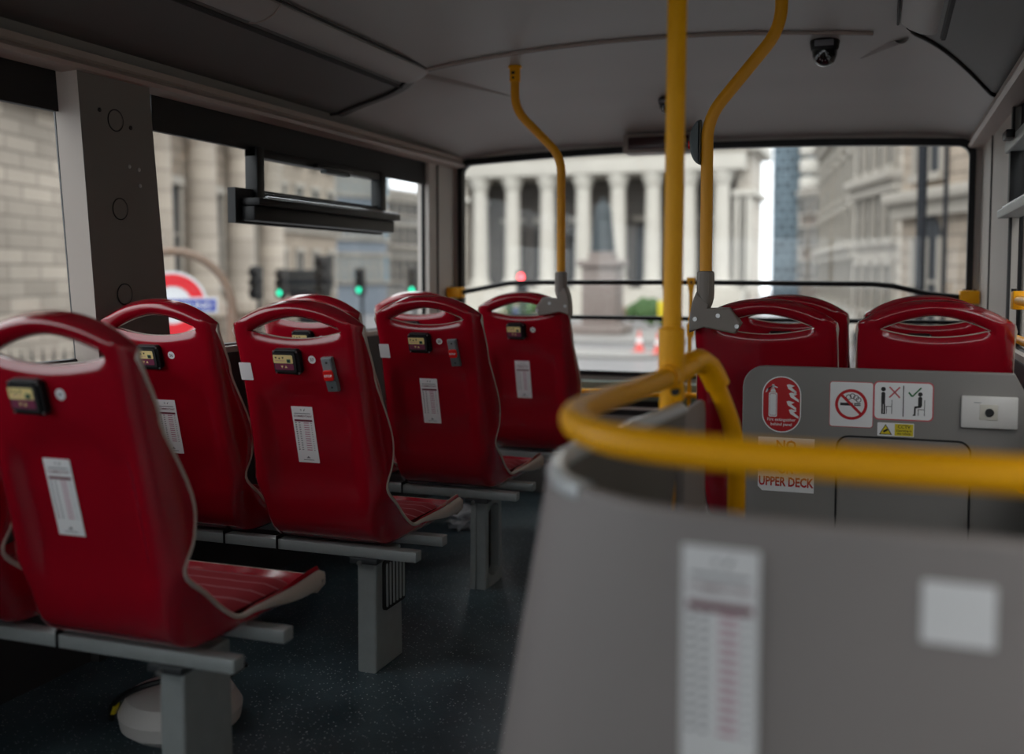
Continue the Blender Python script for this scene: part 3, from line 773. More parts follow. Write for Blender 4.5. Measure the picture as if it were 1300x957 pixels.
mb = MB(); dn = curve([(.506, 1.98, .875), (.530, 2.005, .81), (.548, 2.02, .75), (.555, 2.03, .68), (.556, 2.035, .55), (.556, 2.035, .02)], 6); mb.tube([p-O for p in dn], .0175, YEL, n=20)
mb.lathe([(.04, 0), (.04, .008), (.02, .012)], YEL, 20, Matrix.Translation((.096, .185, .0))); mb.build('down_pole', t)

# stairwell partition
def path_partition():
    return curve([(1.195, .955, 0), (1.0, .965, 0), (.81, .975, 0), (.64, .990, 0), (.555, 1.03, 0), (.485, 1.10, 0), (.445, 1.20, 0), (.438, 1.30, 0), (.448, 1.45, 0), (.472, 1.63, 0), (.488, 1.79, 0)], 7)
PP = path_partition()
def outn(i):
    d = (PP[min(i+1, len(PP)-1)]-PP[max(i-1, 0)]).normalized(); return V((-d.y, d.x, 0))*(1 if (-d.y*(PP[i].x-.9)+d.x*(PP[i].y-1.6)) > 0 else -1)
rim_z = .812
def flare(i, z):
    n = outn(i); k = sm((.62-PP[i].x)/.18); return n*(.17*max(0, rim_z-z)*k)
t = thing('stair_partition', 'big blurred grey curved partition around the stairwell in the right foreground', 'partition', (.8, 1.3, 0))
O = V((.8, 1.3, 0)); zs = [rim_z, .78, .6, .4, .2, 0]
mb = MB(); A = [[PP[i]+flare(i, z)+outn(i)*.010+V((0, 0, z))-O for i in range(len(PP))] for z in zs]
B = [[PP[i]+flare(i, z)-outn(i)*.010+V((0, 0, z))-O for i in range(len(PP))] for z in zs]
mb.grid(A, PART); mb.grid(B, INNER); mb.grid([A[0], B[0]], PART); mb.grid([A[-1], B[-1]], PART)
for e in (0, -1): mb.grid([[r[e] for r in A], [r[e] for r in B]], PART)
bmesh.ops.remove_doubles(mb.bm, verts=mb.bm.verts, dist=.0001); bmesh.ops.recalc_face_normals(mb.bm, faces=mb.bm.faces); mb.build('curved_panel', t)
kx = next(i for i, p in enumerate(PP) if p.x < .53)
mb = MB(); mb.tube([p+V((0, 0, rim_z+.002))-O for p in PP[:kx+1]], .0105, PART, n=12); mb.build('rim_trim', t)
mb = MB(); mb.tube([p+V((0, 0, rim_z+.004))-O for p in PP[kx:]], .0125, RIMM, n=12); mb.build('rim_trim', t)['label'] = 'pale grey rim trim with a painted highlight'  # corner and aisle side of the rim: highlight put into a paler colour
# forward return of the stair wall with rounded top corner
t2 = thing('stair_screen', 'grey pink screen with a rounded corner just beyond the upright yellow pole', 'partition', (.490, 2.0, 0))
mb = MB(); mb.prism([(-.205, 0), (.02, 0), (.02, .775)]+[(-.015+.035*math.cos(math.radians(a)), .775+.035*math.sin(math.radians(a))) for a in (22, 45, 67, 90)]+[(-.205, .81)], .012, PART, axis='x', at=-.006, bev=.002); mb.build('screen_panel', t2)
mb = MB(); mb.box((-.009, -.205, 0), (.009, .024, .60), INNER, bev=.003); mb.build('lower_panel', t2)
# sheets on the rear face of the partition
def on_rear(x): # y of outer face at x
    for a, b in zip(PP, PP[1:]):
        if min(a.x, b.x) <= x <= max(a.x, b.x): return lerp(a.y, b.y, (x-a.x)/(b.x-a.x))-.011, math.atan2(b.y-a.y, b.x-a.x)
    return .96, 0
mb = MB(); info_sheet(mb, .075, .235, s=1.3); o = mb.build('commentary_sticker', t); y, _ = on_rear(.680)
o.matrix_local = Matrix.Translation(V((.680, y-.003, .675))-O) @ Matrix.Rotation(math.atan2(on_rear(.72)[0]-on_rear(.65)[0], .07), 4, 'Z'); o['label'] = 'tall white sticker with pink table'
mb = MB(); mb.prism(rrect(0, 0, .060, .056, .003, 3), .0006, WHITE, at=-.0008); o = mb.build('square_sticker', t); y, _ = on_rear(.89)
o.matrix_local = Matrix.Translation(V((.888, y-.0015, .755))-O) @ Matrix.Rotation(math.radians(-3), 4, 'Z')

# front rails
def rail(name, label, pts, r, m, brackets=()):
    t = thing(name, label, 'rail', pts[0]); O = V(pts[0]); mb = MB(); mb.tube([V(p)-O for p in pts], r, m, n=12); mb.build('rail_tube', t)
    for (a, b) in brackets:
        mb = MB(); mb.box(V(a)-O, V(b)-O, YEL, bev=.004)
        c = (V(a)+V(b))/2-O
        for s in (-1, 1): mb.lathe([(.007, -.004), (.007, .004)], BLACKM, 10, Matrix.Translation(c+V((.02*s, 0, (b[2]-a[2])/2+.002))))
        mb.build('end_bracket', t)
    return t
rail('guard_rail', 'upper black guard rail across the windscreen, bent down at both ends', [(-1.13, 4.65, .970), (-.98, 4.65, .998), (-.88, 4.65, 1.016), (-.80, 4.65, 1.020), (0, 4.65, 1.022), (.78, 4.65, 1.016), (.86, 4.65, 1.008), (1.0, 4.65, .975), (1.13, 4.65, .962)], .0115, BLACK,
     (((-1.195, 4.62, .945), (-1.12, 4.68, .995)), ((1.12, 4.62, .935), (1.195, 4.68, .990))))
rail('guard_rail', 'lower straight black guard rail across the windscreen', [(-1.19, 4.65, .857), (1.19, 4.65, .857)], .010, BLACK)
rail('guard_rail', 'low yellow guard rail below the windscreen', [(-1.19, 4.60, .512), (.20, 4.60, .512), (1.19, 4.60, .512)], .013, YEL)
rail('guard_rail', 'short yellow grab rail on the right wall at the picture edge', [(1.165, 2.6, .985), (1.165, 3.12, .985)], .013, YEL, (((1.15, 3.06, .96), (1.2, 3.12, 1.01)),))
rail('guard_rail', 'lower short yellow rail under the right window', [(1.165, 2.6, .88), (1.165, 3.08, .88)], .011, YEL)
t = thing('rail_post', 'yellow centre post that carries the windscreen rails', 'post', (.010, 4.63, .5))
mb = MB(); mb.prism([(-.022, .545), (.018, .545), (.008, .47), (.006, .345), (.016, .33), (.016, .29), (.004, .27), (.002, -.5), (-.016, -.5), (-.014, .27), (-.020, .29), (-.020, .33), (-.010, .345), (-.010, .47)], .010, YEL, at=-.03, bev=.002); mb.build('post_plate', t)
mb = MB()
mb.prism(circ(0, .522, .007, 12), .004, BLACKM, at=-.033); mb.build('bolt', t)
mb = MB(); mb.prism(circ(0, .31, .007, 12), .004, BLACKM, at=-.033); mb.build('bolt', t)

# ------------------------------------------------------------------ sign panel ahead of the stairs
PY = 2.65
t = thing('sign_panel', 'flat grey panel carrying safety stickers behind the right hand seats', 'panel', (.84, PY, 0))
O = V((.84, PY, 0)); X = lambda x: x-.84
out = [(X(.488), 0), (X(1.19), 0), (X(1.19), .70), (X(1.145), .765), (X(1.115), .822)]+[(X(.488)+.055-.055*math.sin(math.radians(a)), .769+.055*math.cos(math.radians(a))) for a in (0, 15, 30, 45, 60, 75, 90)]
mb = MB(); mb.prism(out, .018, SPANEL, at=0, bev=.004, seg=3); mb.build('panel_board', t)
mb = MB(); hp = rrect(X(.872), .395, .305, .52, .028); mb.tube([V((x, -.001, z)) for x, z in hp], .0022, BLACKM, n=6, closed=True); mb.prism(rrect(X(.872), .395, .296, .511, .026), .002, SPANEL, at=-.0015); mb.build('hatch', t)
def sign(name, lab, cx, cz, fn):
    mb = MB(); fn(mb); o = mb.build(name, t); o.matrix_local = Matrix.Translation((X(cx), -.0008, cz)); o['label'] = lab; return o
def arrow(mb, a, b, w, m, y):
    a, b = V((*a, 0)), V((*b, 0)); d = (b-a).normalized(); n = V((-d.y, d.x, 0))*w/2
    mb.poly([(p.x, p.y) for p in (a+n, b+n, b-n, a-n)], m, y)
def annulus(mb, cx, cz, r0, r1, m, y, n=36):
    i = mb.mi(m)
    A = [mb.bm.verts.new((cx+r0*math.cos(2*PI*k/n), y, cz+r0*math.sin(2*PI*k/n))) for k in range(n)]; B = [mb.bm.verts.new((cx+r1*math.cos(2*PI*k/n), y, cz+r1*math.sin(2*PI*k/n))) for k in range(n)]
    for k in range(n): mb.bm.faces.new([A[k], A[(k+1) % n], B[(k+1) % n], B[k]]).material_index = i
def s_fire(mb):
    mb.prism(rrect(0, 0, .096, .143, .047, 9), .0006, WHITE, at=-.0006); mb.poly(rrect(0, 0, .090, .137, .0445, 9), SRED, -.0009)
    y = -.0012
    mb.poly(rrect(-.021, -.001, .021, .062, .004), WHITE, y); mb.poly([(-.028, .031), (-.014, .031), (-.017, .040), (-.025, .040)], WHITE, y)
    mb.poly(rrect(-.021, .046, .006, .010, .002), WHITE, y); mb.poly([(-.021, .043), (-.037, .038), (-.040, .030), (-.037, .030), (-.033, .040), (-.021, .048)], WHITE, y); mb.poly([(-.019, .048), (-.010, .044), (-.010, .041), (-.019, .044)], WHITE, y)
    mb.poly(rrect(-.021, -.001, .017, .056, .003), SPINK, y-.0002); mb.poly(rrect(-.021, -.001, .015, .054, .003), WHITE, y-.0003)
    for k in range(4):
        z = .050-k*.021; x = .012+.006*(k % 2)
        mb.poly([(x, z), (x+.004, z-.010), (x+.024, z-.022), (x+.024, z-.016), (x+.012, z-.006), (x+.020, z-.002), (x+.006, z+.002)], WHITE, y)
    mb.poly([(.030, .030), (.034, .022), (.034, .036)], WHITE, y)
    mb.text('Fire extinguisher', .0112, 0, -.042, WHITE, y, sx=.92); mb.text('behind panel', .0112, 0, -.054, WHITE, y, sx=.92)
def s_smoke(mb):
    mb.prism(rrect(0, 0, .103, .113, .007, 4), .0006, SREDL, at=-.0006); mb.poly(rrect(0, 0, .100, .110, .006, 4), WHITE, -.0009); y = -.0012
    mb.poly([(-.026, -.003), (.004, -.003), (.004, .004), (-.026, .004)], SBLACK, y); mb.poly([(.007, -.003), (.022, -.003), (.022, .004), (.007, .004)], SBLACK, y)
    for k in range(5): mb.poly([(.009+k*.0028, -.001), (.0102+k*.0028, -.001), (.0102+k*.0028, .002), (.009+k*.0028, .002)], WHITE, y-.0001)
    for c in ((-.006, .018), (.003, .021), (.011, .017), (.017, .012)): annulus(mb, c[0], c[1], .0050, .0066, SBLACK, y, 16)
    annulus(mb, 0, 0, .031, .038, SRED, y-.0002); arrow(mb, (-.023, .023), (.023, -.023), .0065, SRED, y-.0003)
def s_seat(mb):
    mb.prism(rrect(0, 0, .137, .095, .012, 5), .0006, SREDL, at=-.0006); mb.poly(rrect(0, 0, .131, .089, .010, 5), WHITE, -.0009); y = -.0012
    arrow(mb, (0, .038), (0, -.038), .0022, SBLACK, y)
    mb.poly(circ(-.046, .028, .0055, 14), SBLACK, y); mb.poly(rrect(-.046, .006, .009, .030, .004), SBLACK, y); arrow(mb, (-.048, -.008), (-.048, -.032), .004, SBLACK, y); arrow(mb, (-.043, -.008), (-.043, -.032), .004, SBLACK, y); arrow(mb, (-.050, -.032), (-.041, -.032), .002, SBLACK, y)
    arrow(mb, (-.026, .002), (-.026, -.032), .0014, SBLACK, y); arrow(mb, (-.040, -.014), (-.026, -.014), .0014, SBLACK, y); arrow(mb, (-.038, -.014), (-.038, -.032), .0014, SBLACK, y)
    arrow(mb, (-.032, .034), (-.008, .008), .0035, SREDL, y); arrow(mb, (-.008, .034), (-.032, .008), .0035, SREDL, y)
    arrow(mb, (.012, .022), (.020, .012), .004, SGREEN, y); arrow(mb, (.020, .012), (.040, .034), .0035, SGREEN, y)
    mb.poly(circ(.038, .018, .0052, 14), SBLACK, y); mb.poly(rrect(.038, .000, .009, .025, .004), SBLACK, y); arrow(mb, (.040, -.012), (.026, -.014), .005, SBLACK, y); arrow(mb, (.027, -.012), (.026, -.034), .004, SBLACK, y); arrow(mb, (.022, -.033), (.028, -.033), .003, SBLACK, y)
    arrow(mb, (.048, .004), (.048, -.034), .0014, SBLACK, y); arrow(mb, (.048, -.019), (.033, -.019), .0014, SBLACK, y); arrow(mb, (.034, -.019), (.034, -.034), .0014, SBLACK, y)
def s_cctv(mb):
    mb.prism(rrect(0, 0, .084, .033, .002, 3), .0006, WHITE, at=-.0006); y = -.0010
    mb.poly([(-.002, -.0145), (.040, -.0145), (.040, .0145), (-.002, .0145)], SYEL, y)
    mb.poly([(-.038, -.013), (-.008, -.013), (-.023, .013)], SBLACK, y); mb.poly([(-.035, -.0112), (-.011, -.0112), (-.023, .0095)], SYEL, y-.0002); arrow(mb, (-.028, -.006), (-.018, .0), .005, SBLACK, y-.0004)
    mb.text('CCTV', .011, .019, .004, SBLACK, y-.0002); mb.text('Operating in', .0072, .019, -.004, SBLACK, y-.0002, sx=.95); mb.text('this vehicle', .0072, .019, -.0115, SBLACK, y-.0002, sx=.95)
def s_deck(mb):
    mb.prism([(-.069, .069), (.069, .069), (.069, -.069), (-.058, -.069), (-.069, -.058)], .0006, WHITE, at=-.0006); y = -.0009
    for k, s in enumerate(('NO', 'STANDING', 'ON', 'UPPER DECK')): mb.text(s, .0315, 0, .040-k*.0315, SRED, y, sx=.74 if k != 0 else 1, bold=.03)
def s_socket(mb):
    mb.box((-.061, -.012, -.038), (.061, 0, .038), WHITEP, bev=.003); mb.box((-.021, -.0135, -.018), (.018, -.011, .019), mat('socket insert', (.60, .57, .50), .4), bev=.001)
    mb.lathe([(.010, 0), (.0095, .003), (.006, .004), (0, .002)], BLACKM, 20, Matrix.Translation((0, -.0132, 0)) @ Matrix.Rotation(PI/2, 4, 'X')); mb.box((-.034, -.0125, .022), (-.018, -.0120, .0235), SGREY)
sign('fire_sign', 'red oval fire extinguisher sticker', .585, .727, s_fire); sign('no_smoking_sign', 'white no smoking sticker', .752, .734, s_smoke)
sign('seated_sign', 'white sticker: standing crossed out, sitting ticked', .872, .747, s_seat); sign('camera_sign', 'small yellow camera warning sticker', .856, .6765, s_cctv)
sign('deck_sign', 'white sticker with red capital letters', .598, .574, s_deck); sign('switch_plate', 'white plate with a black round socket', 1.062, .729, s_socket)
# yellow knob rail stub on the right
t = thing('wall_rail', 'yellow rail end poking in at the right edge above the stair rail', 'rail', (1.10, 2.30, .62))
mb = MB(); mb.tube([V((-.0, 0, 0)), V((.04, .0, -.004)), V((.095, 0, -.02))], .016, YEL, n=14); mb.lathe([(.016, 0), (.014, .010), (.006, .016), (0, .017)], YEL, 14, Matrix.Translation((0, 0, 0)) @ Matrix.Rotation(-PI/2, 4, 'Y')); mb.build('rail_tube', t)

# ------------------------------------------------------------------ ceiling fittings
def dome(label, x, y, s):
    z = cz(x, y); t = thing('security_camera', label, 'camera', (x, y, z))
    mb = MB(); mb.lathe([(.040*s, .01), (.041*s, -.004), (.038*s, -.022*s), (.034*s, -.03*s)], BLACK, 24)
    mb.box((-.026*s, -.043*s, -.020*s), (.026*s, -.036*s, -.004*s), SGREY, bev=.002); mb.build('camera_body', t)
    mb = MB(); mb.lathe([(.035*s, -.028*s), (.034*s, -.042*s), (.027*s, -.060*s), (.013*s, -.070*s), (0, -.072*s)], mat('dome lens', (.004, .004, .005), .08, coat=1), 24); mb.build('dome_lens', t)
    mb = MB()
    for k in range(10):
        a = 2*PI*k/10; mb.lathe([(.0022, 0), (.0022, .002)], SCREW, 6, Matrix.Translation((.013*s*math.cos(a), -.031*s, -.048*s+.013*s*math.sin(a))) @ Matrix.Rotation(PI/2, 4, 'X'))
    mb.build('infrared_ring', t)
dome('black dome camera on the ceiling right of the cranked pole', .615, 3.70, 1.2); dome('small black dome camera half hidden behind the upright pole', -.045, 4.28, .85)
t = thing('destination_display', 'slim grey display box with a dark red screen at the windscreen top', 'display', (-.15, 4.62, 1.655))
mb = MB(); mb.box((-.165, 0, -.045), (.165, .128, .042), TAUPE, bev=.008); mb.build('display_case', t)
mb = MB(); mb.box((-.140, -.002, -.029), (.140, .004, .027), LEDM, bev=.002); mb.build('display_screen', t)

# ------------------------------------------------------------------ odds and ends on the floor
mb = MB(); t_ = bmesh.new(); bmesh.ops.create_icosphere(t_, subdivisions=3, radius=1)
for v in t_.verts:
    k = 1+.35*math.sin(v.co.x*9+v.co.y*5)*math.cos(v.co.z*8+v.co.y*11); v.co = V((v.co.x*.075*k, v.co.y*.09*k, max(0, v.co.z*.05*k+.03)))
mb._add(t_, HALO, Matrix.Translation((-.80, 3.93, 0)), False); tag(mb.build('plastic_bag'), 'crumpled clear plastic bag on the floor beyond seat 35', 'bag')
t = thing('wheel_cover', 'round white tub with a cable over it on the floor under the nearest seats', 'tub', (-.70, 1.93, 0))
mb = MB(); mb.lathe([(.11, 0), (.135, .02), (.14, .05), (.12, .085), (.07, .105), (0, .11)], WHITEP, 32); mb.build('tub_body', t)
mb = MB(); mb.tube(curve([(-.15, -.06, .02), (-.11, -.09, .08), (-.03, -.08, .125), (.05, -.03, .135), (.10, .0, .12), (.16, .03, .16)], 6), .007, BLACK, n=8); mb.tube([V((-.135, -.072, .045)), V((-.115, -.085, .072))], .009, SYEL, n=8); mb.build('cable', t)

# ------------------------------------------------------------------ OUTSIDE
GZ = -2.45
ROAD = mat('wet asphalt', (0.165, 0.165, 0.171), .35, noise=(.8, .25), bump=(8, .2, .01)); PAVE = mat('paving', (0.220, 0.215, 0.204), .7, noise=(1.2, .15))
mb = MB(); mb.box((-150, -60, GZ-.2), (150, 220, GZ), ROAD); tag(mb.build('ground'), kind='structure')
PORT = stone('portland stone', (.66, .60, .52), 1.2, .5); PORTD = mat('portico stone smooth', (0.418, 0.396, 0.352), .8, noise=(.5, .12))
SHADE = stone('shaded portico wall', (.20, .18, .165), 1.2, .5); ASH = stone('pale ashlar', (.62, .55, .47), 1.2, .34, .62, .35); BEI = stone('beige stone', (.52, .43, .34), 1.3, .42); COLM = stone('column stone', (.66, .58, .49), 2.4, .6, .8); BLU = mat('blue grey cladding', (0.149, 0.176, 0.209), .5, noise=(.6, .2)); GREYB = stone('grey stone', (.42, .41, .39), 1., .4)  # SHADE: darker copy of the portland stone, shade put into its colour
WINM = mat('dark window glass', (.016, .02, .026), .4, spec=.25); WINB = mat('blue window glass', (.10, .17, .22), .12); TRIMS = mat('stone trim', (0.319, 0.292, 0.253), .8, noise=(.6, .15)); LEAD = mat('dark lead', (.012, .014, .018), .6, spec=.2)
BUSH = mat('bush leaves', (.03, .08, .015), .8, noise=(6, .5)); BRONZE = mat('bronze', (.035, .045, .05), .5, .3, noise=(3, .3)); GRAN = mat('granite plinth', (0.198, 0.165, 0.149), .6, noise=(2, .15))
GREENL = mat('green signal', (.01, .5, .3), .4, emit=((.02, 1, .55), 1.1)); REDL = mat('red signal', (.8, .02, .02), .4, emit=((1, .05, .06), 5))

def facade(name, label, p0, p1, h, depth, m, cols, rows, ww, wh, z0=3.0, dz=4.0, cornices=(), pil=0, wm=None, arch=False, group=None, ct=None):
    """building whose front runs from p0 to p1 (seen from the bus); local x along the front, -y towards the viewer"""
    a, b = V((*p0, 0)), V((*p1, 0)); L = (b-a).length; ang = math.atan2(b.y-a.y, b.x-a.x)
    t = thing(name, label, 'building', (a.x, a.y, GZ), ang, group)
    mb = MB(); mb.box((0, 0, 0), (L, depth, h), m); mb.build('wall', t)
    st = L/cols
    for i in range(cols):
        for j in range(rows):
            x = st*(i+.5); z = z0+dz*j
            if z+wh > h-.3: continue
            mb = MB()
            o = [(x-ww/2, z), (x+ww/2, z), (x+ww/2, z+wh)]+([(x+ww/2*math.cos(q), z+wh+ww/2*math.sin(q)) for q in [PI*k/8 for k in range(1, 8)]] if arch and j == 0 else [])+[(x-ww/2, z+wh)]
            mb.prism(o, .06, wm or WINM, at=-.05)
            mb.box((x-ww/2-.18, -.28, z-.22), (x+ww/2+.18, 0, z), TRIMS); mb.box((x-ww/2-.15, -.22, z+wh+(.6 if arch and j == 0 else 0)), (x+ww/2+.15, 0, z+wh+.28+(.6 if arch and j == 0 else 0)), TRIMS)
            for s in (-1, 1): mb.box((x+s*(ww/2+.07)-.07, -.16, z), (x+s*(ww/2+.07)+.07, 0, z+wh), TRIMS)
            mb.box((x-.04, -.09, z), (x+.04, -.04, z+wh), TRIMS); mb.box((x-ww/2, -.09, z+wh*.5), (x+ww/2, -.04, z+wh*.5+.07), TRIMS)
            mb.build('window', t)
    for c in cornices:
        mb = MB(); mb.box((-.3, -.55, c), (L+.3, .1, c+.35), TRIMS, bev=.08); mb.box((-.15, -.3, c-.4), (L+.15, .1, c), TRIMS); mb.build('cornice', t)
    if pil:
        H_ = h; h = (ct or h)+2.8
        for i in range(pil+1):
            x = L*i/pil; mb = MB(); r = .55
            mb.lathe([(r*1.35, 2.2), (r*1.35, 2.6), (r, 2.9), (r*.86, h-3.6), (r*1.2, h-3.2), (r*1.3, h-2.8)], COLM, 18, Matrix.Translation((x, -.35, 0))); mb.box((x-.9, -1.2, 0), (x+.9, .1, 2.2), m); mb.build('column', t)
    return t

# the portico straight ahead (front parallel to the windscreen)
PYY = 92.
t = thing('portico_building', 'pale classical building with a row of tall columns across the square', 'building', (-10, PYY, GZ), 0)
sc = 92/1.30e3
colx = [-38.5+3.28*k for k in range(9)]
def gz(x, y): return GZ+.14 if (-20 < x < -8 and 42 < y < 46) or (-22 < x < -9 and 52 < y < 64) else GZ
def wx(px, Y=PYY):  # world x seen at photo column px on the plane at distance Y
    a = math.atan((px-650)/1300)-math.radians(19.9); return .82+math.tan(a)*Y
cols = [wx(p) for p in (610, 651, 695, 740, 784, 828, 872, 915)]
def col_mesh(h):
    mb = MB(); r = .78
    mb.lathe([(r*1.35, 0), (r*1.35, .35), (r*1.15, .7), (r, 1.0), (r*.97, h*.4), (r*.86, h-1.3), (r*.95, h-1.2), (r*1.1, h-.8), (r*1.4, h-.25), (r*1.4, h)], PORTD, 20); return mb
cm = None; hcol = 10.4; zb = 2.4
for i, x in enumerate(cols):
    if cm is None: o = col_mesh(hcol).build('column', t); cm = o
    else: o = cm.copy(); C.objects.link(o); o.parent = t
    o.location = (x+10, 0, zb)
x0, x1 = wx(560)+10, wx(968)+10
mb = MB(); mb.box((wx(585)+10, -1.2, zb+hcol), (wx(945)+10, 8, zb+hcol+1.4), PORTD, bev=.05); mb.box((wx(583)+10, -1.0, zb+hcol+1.4), (wx(947)+10, 8, zb+hcol+2.3), mat('frieze', (0.330, 0.303, 0.259), .8, noise=(3, .25))); mb.box((wx(578)+10, -2.0, zb+hcol+2.3), (wx(952)+10, 8, zb+hcol+3.0), PORTD, bev=.12); mb.build('entablature', t)
xm = (wx(580)+wx(950))/2+10; hw = (wx(950)-wx(580))/2
mb = MB(); mb.prism([(xm-hw, zb+hcol+3.0), (xm+hw, zb+hcol+3.0), (xm, zb+hcol+8.2)], 2.0, PORT, at=-1.0); mb.prism([(xm-hw, zb+hcol+3.0), (xm-hw, zb+hcol+3.6), (xm, zb+hcol+9), (xm+hw, zb+hcol+3.6), (xm+hw, zb+hcol+3.0), (xm, zb+hcol+8.3)], 3.0, PORTD, at=-1.8); mb.build('pediment', t)
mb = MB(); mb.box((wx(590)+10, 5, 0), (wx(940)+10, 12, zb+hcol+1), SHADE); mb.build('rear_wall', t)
for p in (630, 673, 717, 762, 806, 850, 893):
    mb = MB(); x = wx(p)+10; mb.box((x-1.0, 4.6, zb), (x+1.0, 5.02, zb+5.2), WINM); mb.prism([(x-1.0, zb+5.2), (x+1.0, zb+5.2)]+[(x+math.cos(q), zb+5.2+math.sin(q)) for q in [PI*k/8 for k in range(1, 8)]], .4, WINM, at=4.6); mb.box((x-1.25, 4.4, zb+6.4), (x+1.25, 5.0, zb+6.8), TRIMS); mb.build('doorway', t)
mb = MB()
for k in range(8): mb.box((wx(583)+10, -2.0-.5*(8-k), .3*k), (wx(947)+10, 8, .3*(k+1)), PORTD)
mb.build('steps', t)
for (a, b) in ((555, 592), (932, 950)):
    mb = MB(); mb.box((wx(a)+10, .5, 0), (wx(b)+10, 9, zb+hcol+2.0), PORT); mb.box((wx(a)+10-.5, -.6, zb+hcol+1.6), (wx(b)+10+.9, 9.4, zb+hcol+2.9), PORTD, bev=.2)
    mb.box((wx(a)+10-.3, -.2, zb+hcol-2.2), (wx(b)+10+.5, 9.2, zb+hcol-1.7), PORTD)
    for k in range(3): xx = lerp(wx(a), wx(b), (k+.5)/3)+10; mb.box((xx-.32, .0, 2), (xx+.32, .6, zb+hcol-2.2), PORTD)
    mb.build('side_wing', t)

# statue on its plinth
t = thing('statue', 'dark standing bronze statue on a granite plinth before the columns', 'statue', (wx(765, 58), 58, GZ+.14))
mb = MB(); mb.box((-1.5, -1.5, 0), (1.5, 1.5, .6), GRAN, bev=.08); mb.box((-1.0, -1.0, .6), (1.0, 1.0, 3.9), GRAN, bev=.06); mb.box((-1.25, -1.25, 3.9), (1.25, 1.25, 4.3), GRAN, bev=.1); mb.box((-.7, -.7, 4.3), (.7, .7, 4.75), GRAN, bev=.05); mb.build('plinth', t)
def body(name, parent, joints, edges, m, sub=1, mats=None):
    me = bpy.data.meshes.new(name); me.from_pydata([j[0] for j in joints], edges, []); o = bpy.data.objects.new(name, me); C.objects.link(o)
    me.materials.append(m); md = o.modifiers.new('skin', 'SKIN'); md.use_smooth_shade = True
    if not me.skin_vertices: bpy.context.view_layer.objects.active = o
    for k, sv in enumerate(me.skin_vertices[0].data):
        r = joints[k][1]; sv.radius = r if isinstance(r, tuple) else (r, r)
        sv.use_root = (k == 0)
    s = o.modifiers.new('sub', 'SUBSURF'); s.levels = sub; s.render_levels = sub
    # bake so that no unapplied modifier is left
    dg = bpy.context.evaluated_depsgraph_get(); nm = bpy.data.meshes.new_from_object(o.evaluated_get(dg)); bpy.data.objects.remove(o)
    o = bpy.data.objects.new(name, nm); C.objects.link(o); o.parent = parent
    if not nm.materials: nm.materials.append(m)
    return o
def human_joints(s=1., stride=.12, arm=.1):
    j = [((0, 0, .98), (.15, .11)), ((0, 0, 1.18), (.13, .10)), ((0, 0, 1.38), (.17, .11)), ((0, 0, 1.50), .06), ((0, -.01, 1.60), .075), ((0, -.01, 1.72), .085),
         ((.09, 0, .92), .095), ((.10, -stride*.3, .50), .065), ((.10, -stride, .08), .045), ((.10, -stride-.14, .04), .035),
         ((-.09, 0, .92), .095), ((-.10, stride*.6, .50), .065), ((-.10, stride*1.2, .10), .045), ((-.10, stride*1.2-.14, .04), .035),
         ((.19, 0, 1.42), .06), ((.24, arm*.4, 1.16), .045), ((.25, -arm, .92), .033), ((.25, -arm*1.3, .82), .03),
         ((-.19, 0, 1.42), .06), ((-.24, -arm*.4, 1.16), .045), ((-.25, arm*.3, .92), .033), ((-.25, arm*.2, .82), .03)]
    j = [(tuple(c*s for c in p), tuple(q*s for q in r) if isinstance(r, tuple) else r*s) for p, r in j]
    e = [(0, 1), (1, 2), (2, 3), (3, 4), (4, 5), (0, 6), (6, 7), (7, 8), (8, 9), (0, 10), (10, 11), (11, 12), (12, 13), (2, 14), (14, 15), (15, 16), (16, 17), (2, 18), (18, 19), (19, 20), (20, 21)]
    return j, e
jj, ee = human_joints(1.85, .05, .15); o = body('figure', t, jj, ee, BRONZE); o.location = (0, 0, 4.72)
mb = MB(); mb.lathe([(.75, 4.78), (.6, 6.2), (.45, 7.3), (.3, 7.6)], BRONZE, 12); mb.build('coat', t)

# people near the junction
def person(x, y, rz, label, top, trousers, skin=(.45, .28, .2), stride=.14):
    t = thing('person', label, 'person', (x, y, gz(x, y)), rz, None)
    jj, ee = human_joints(1., stride); o = body('body', t, jj, ee, mat('skin tone', skin, .6))
    tm = mat('cloth %s' % (top,), top, .85); bm_ = mat('cloth %s' % (trousers,), trousers, .85)
    o.data.materials.clear()
    for m in (mat('skin tone', skin, .6), tm, bm_, mat('hair dark', (.03, .02, .015), .7)): o.data.materials.append(m)
    for p in o.data.polygons:
        z = p.center.z; ax = abs(p.center.x)
        p.material_index = 3 if (z > 1.72 or (z > 1.62 and p.center.y > .02)) else 0 if z > 1.49 else (0 if (ax > .2 and z < .90) else (1 if z > .98 or ax > .2 else 2))
    return t
ppl = [(592, 62, .4, 'person in a dark coat walking, leftmost of those seen below the columns', (.04, .04, .05), (.03, .03, .04)),
       (622, 55, 2.0, 'person in a grey jacket beside the one in light blue', (.25, .26, .28), (.05, .06, .10)),
       (640, 50, -.5, 'person in a light blue top crossing the square', (.20, .38, .68), (.04, .05, .09)),
       (655, 60, 1.2, 'person in dark navy clothes right of the one in light blue', (.06, .08, .16), (.05, .05, .06)),
       (790, 66, .2, 'person in brown standing right of the statue plinth', (.22, .14, .10), (.05, .05, .07)),
       (1090, 40, .6, 'person in black seen between the right hand seats', (.03, .03, .03), (.03, .03, .04))]
for px, Y, rz, lb, a, b in ppl: person(wx(px, Y), Y, rz, lb, a, b)
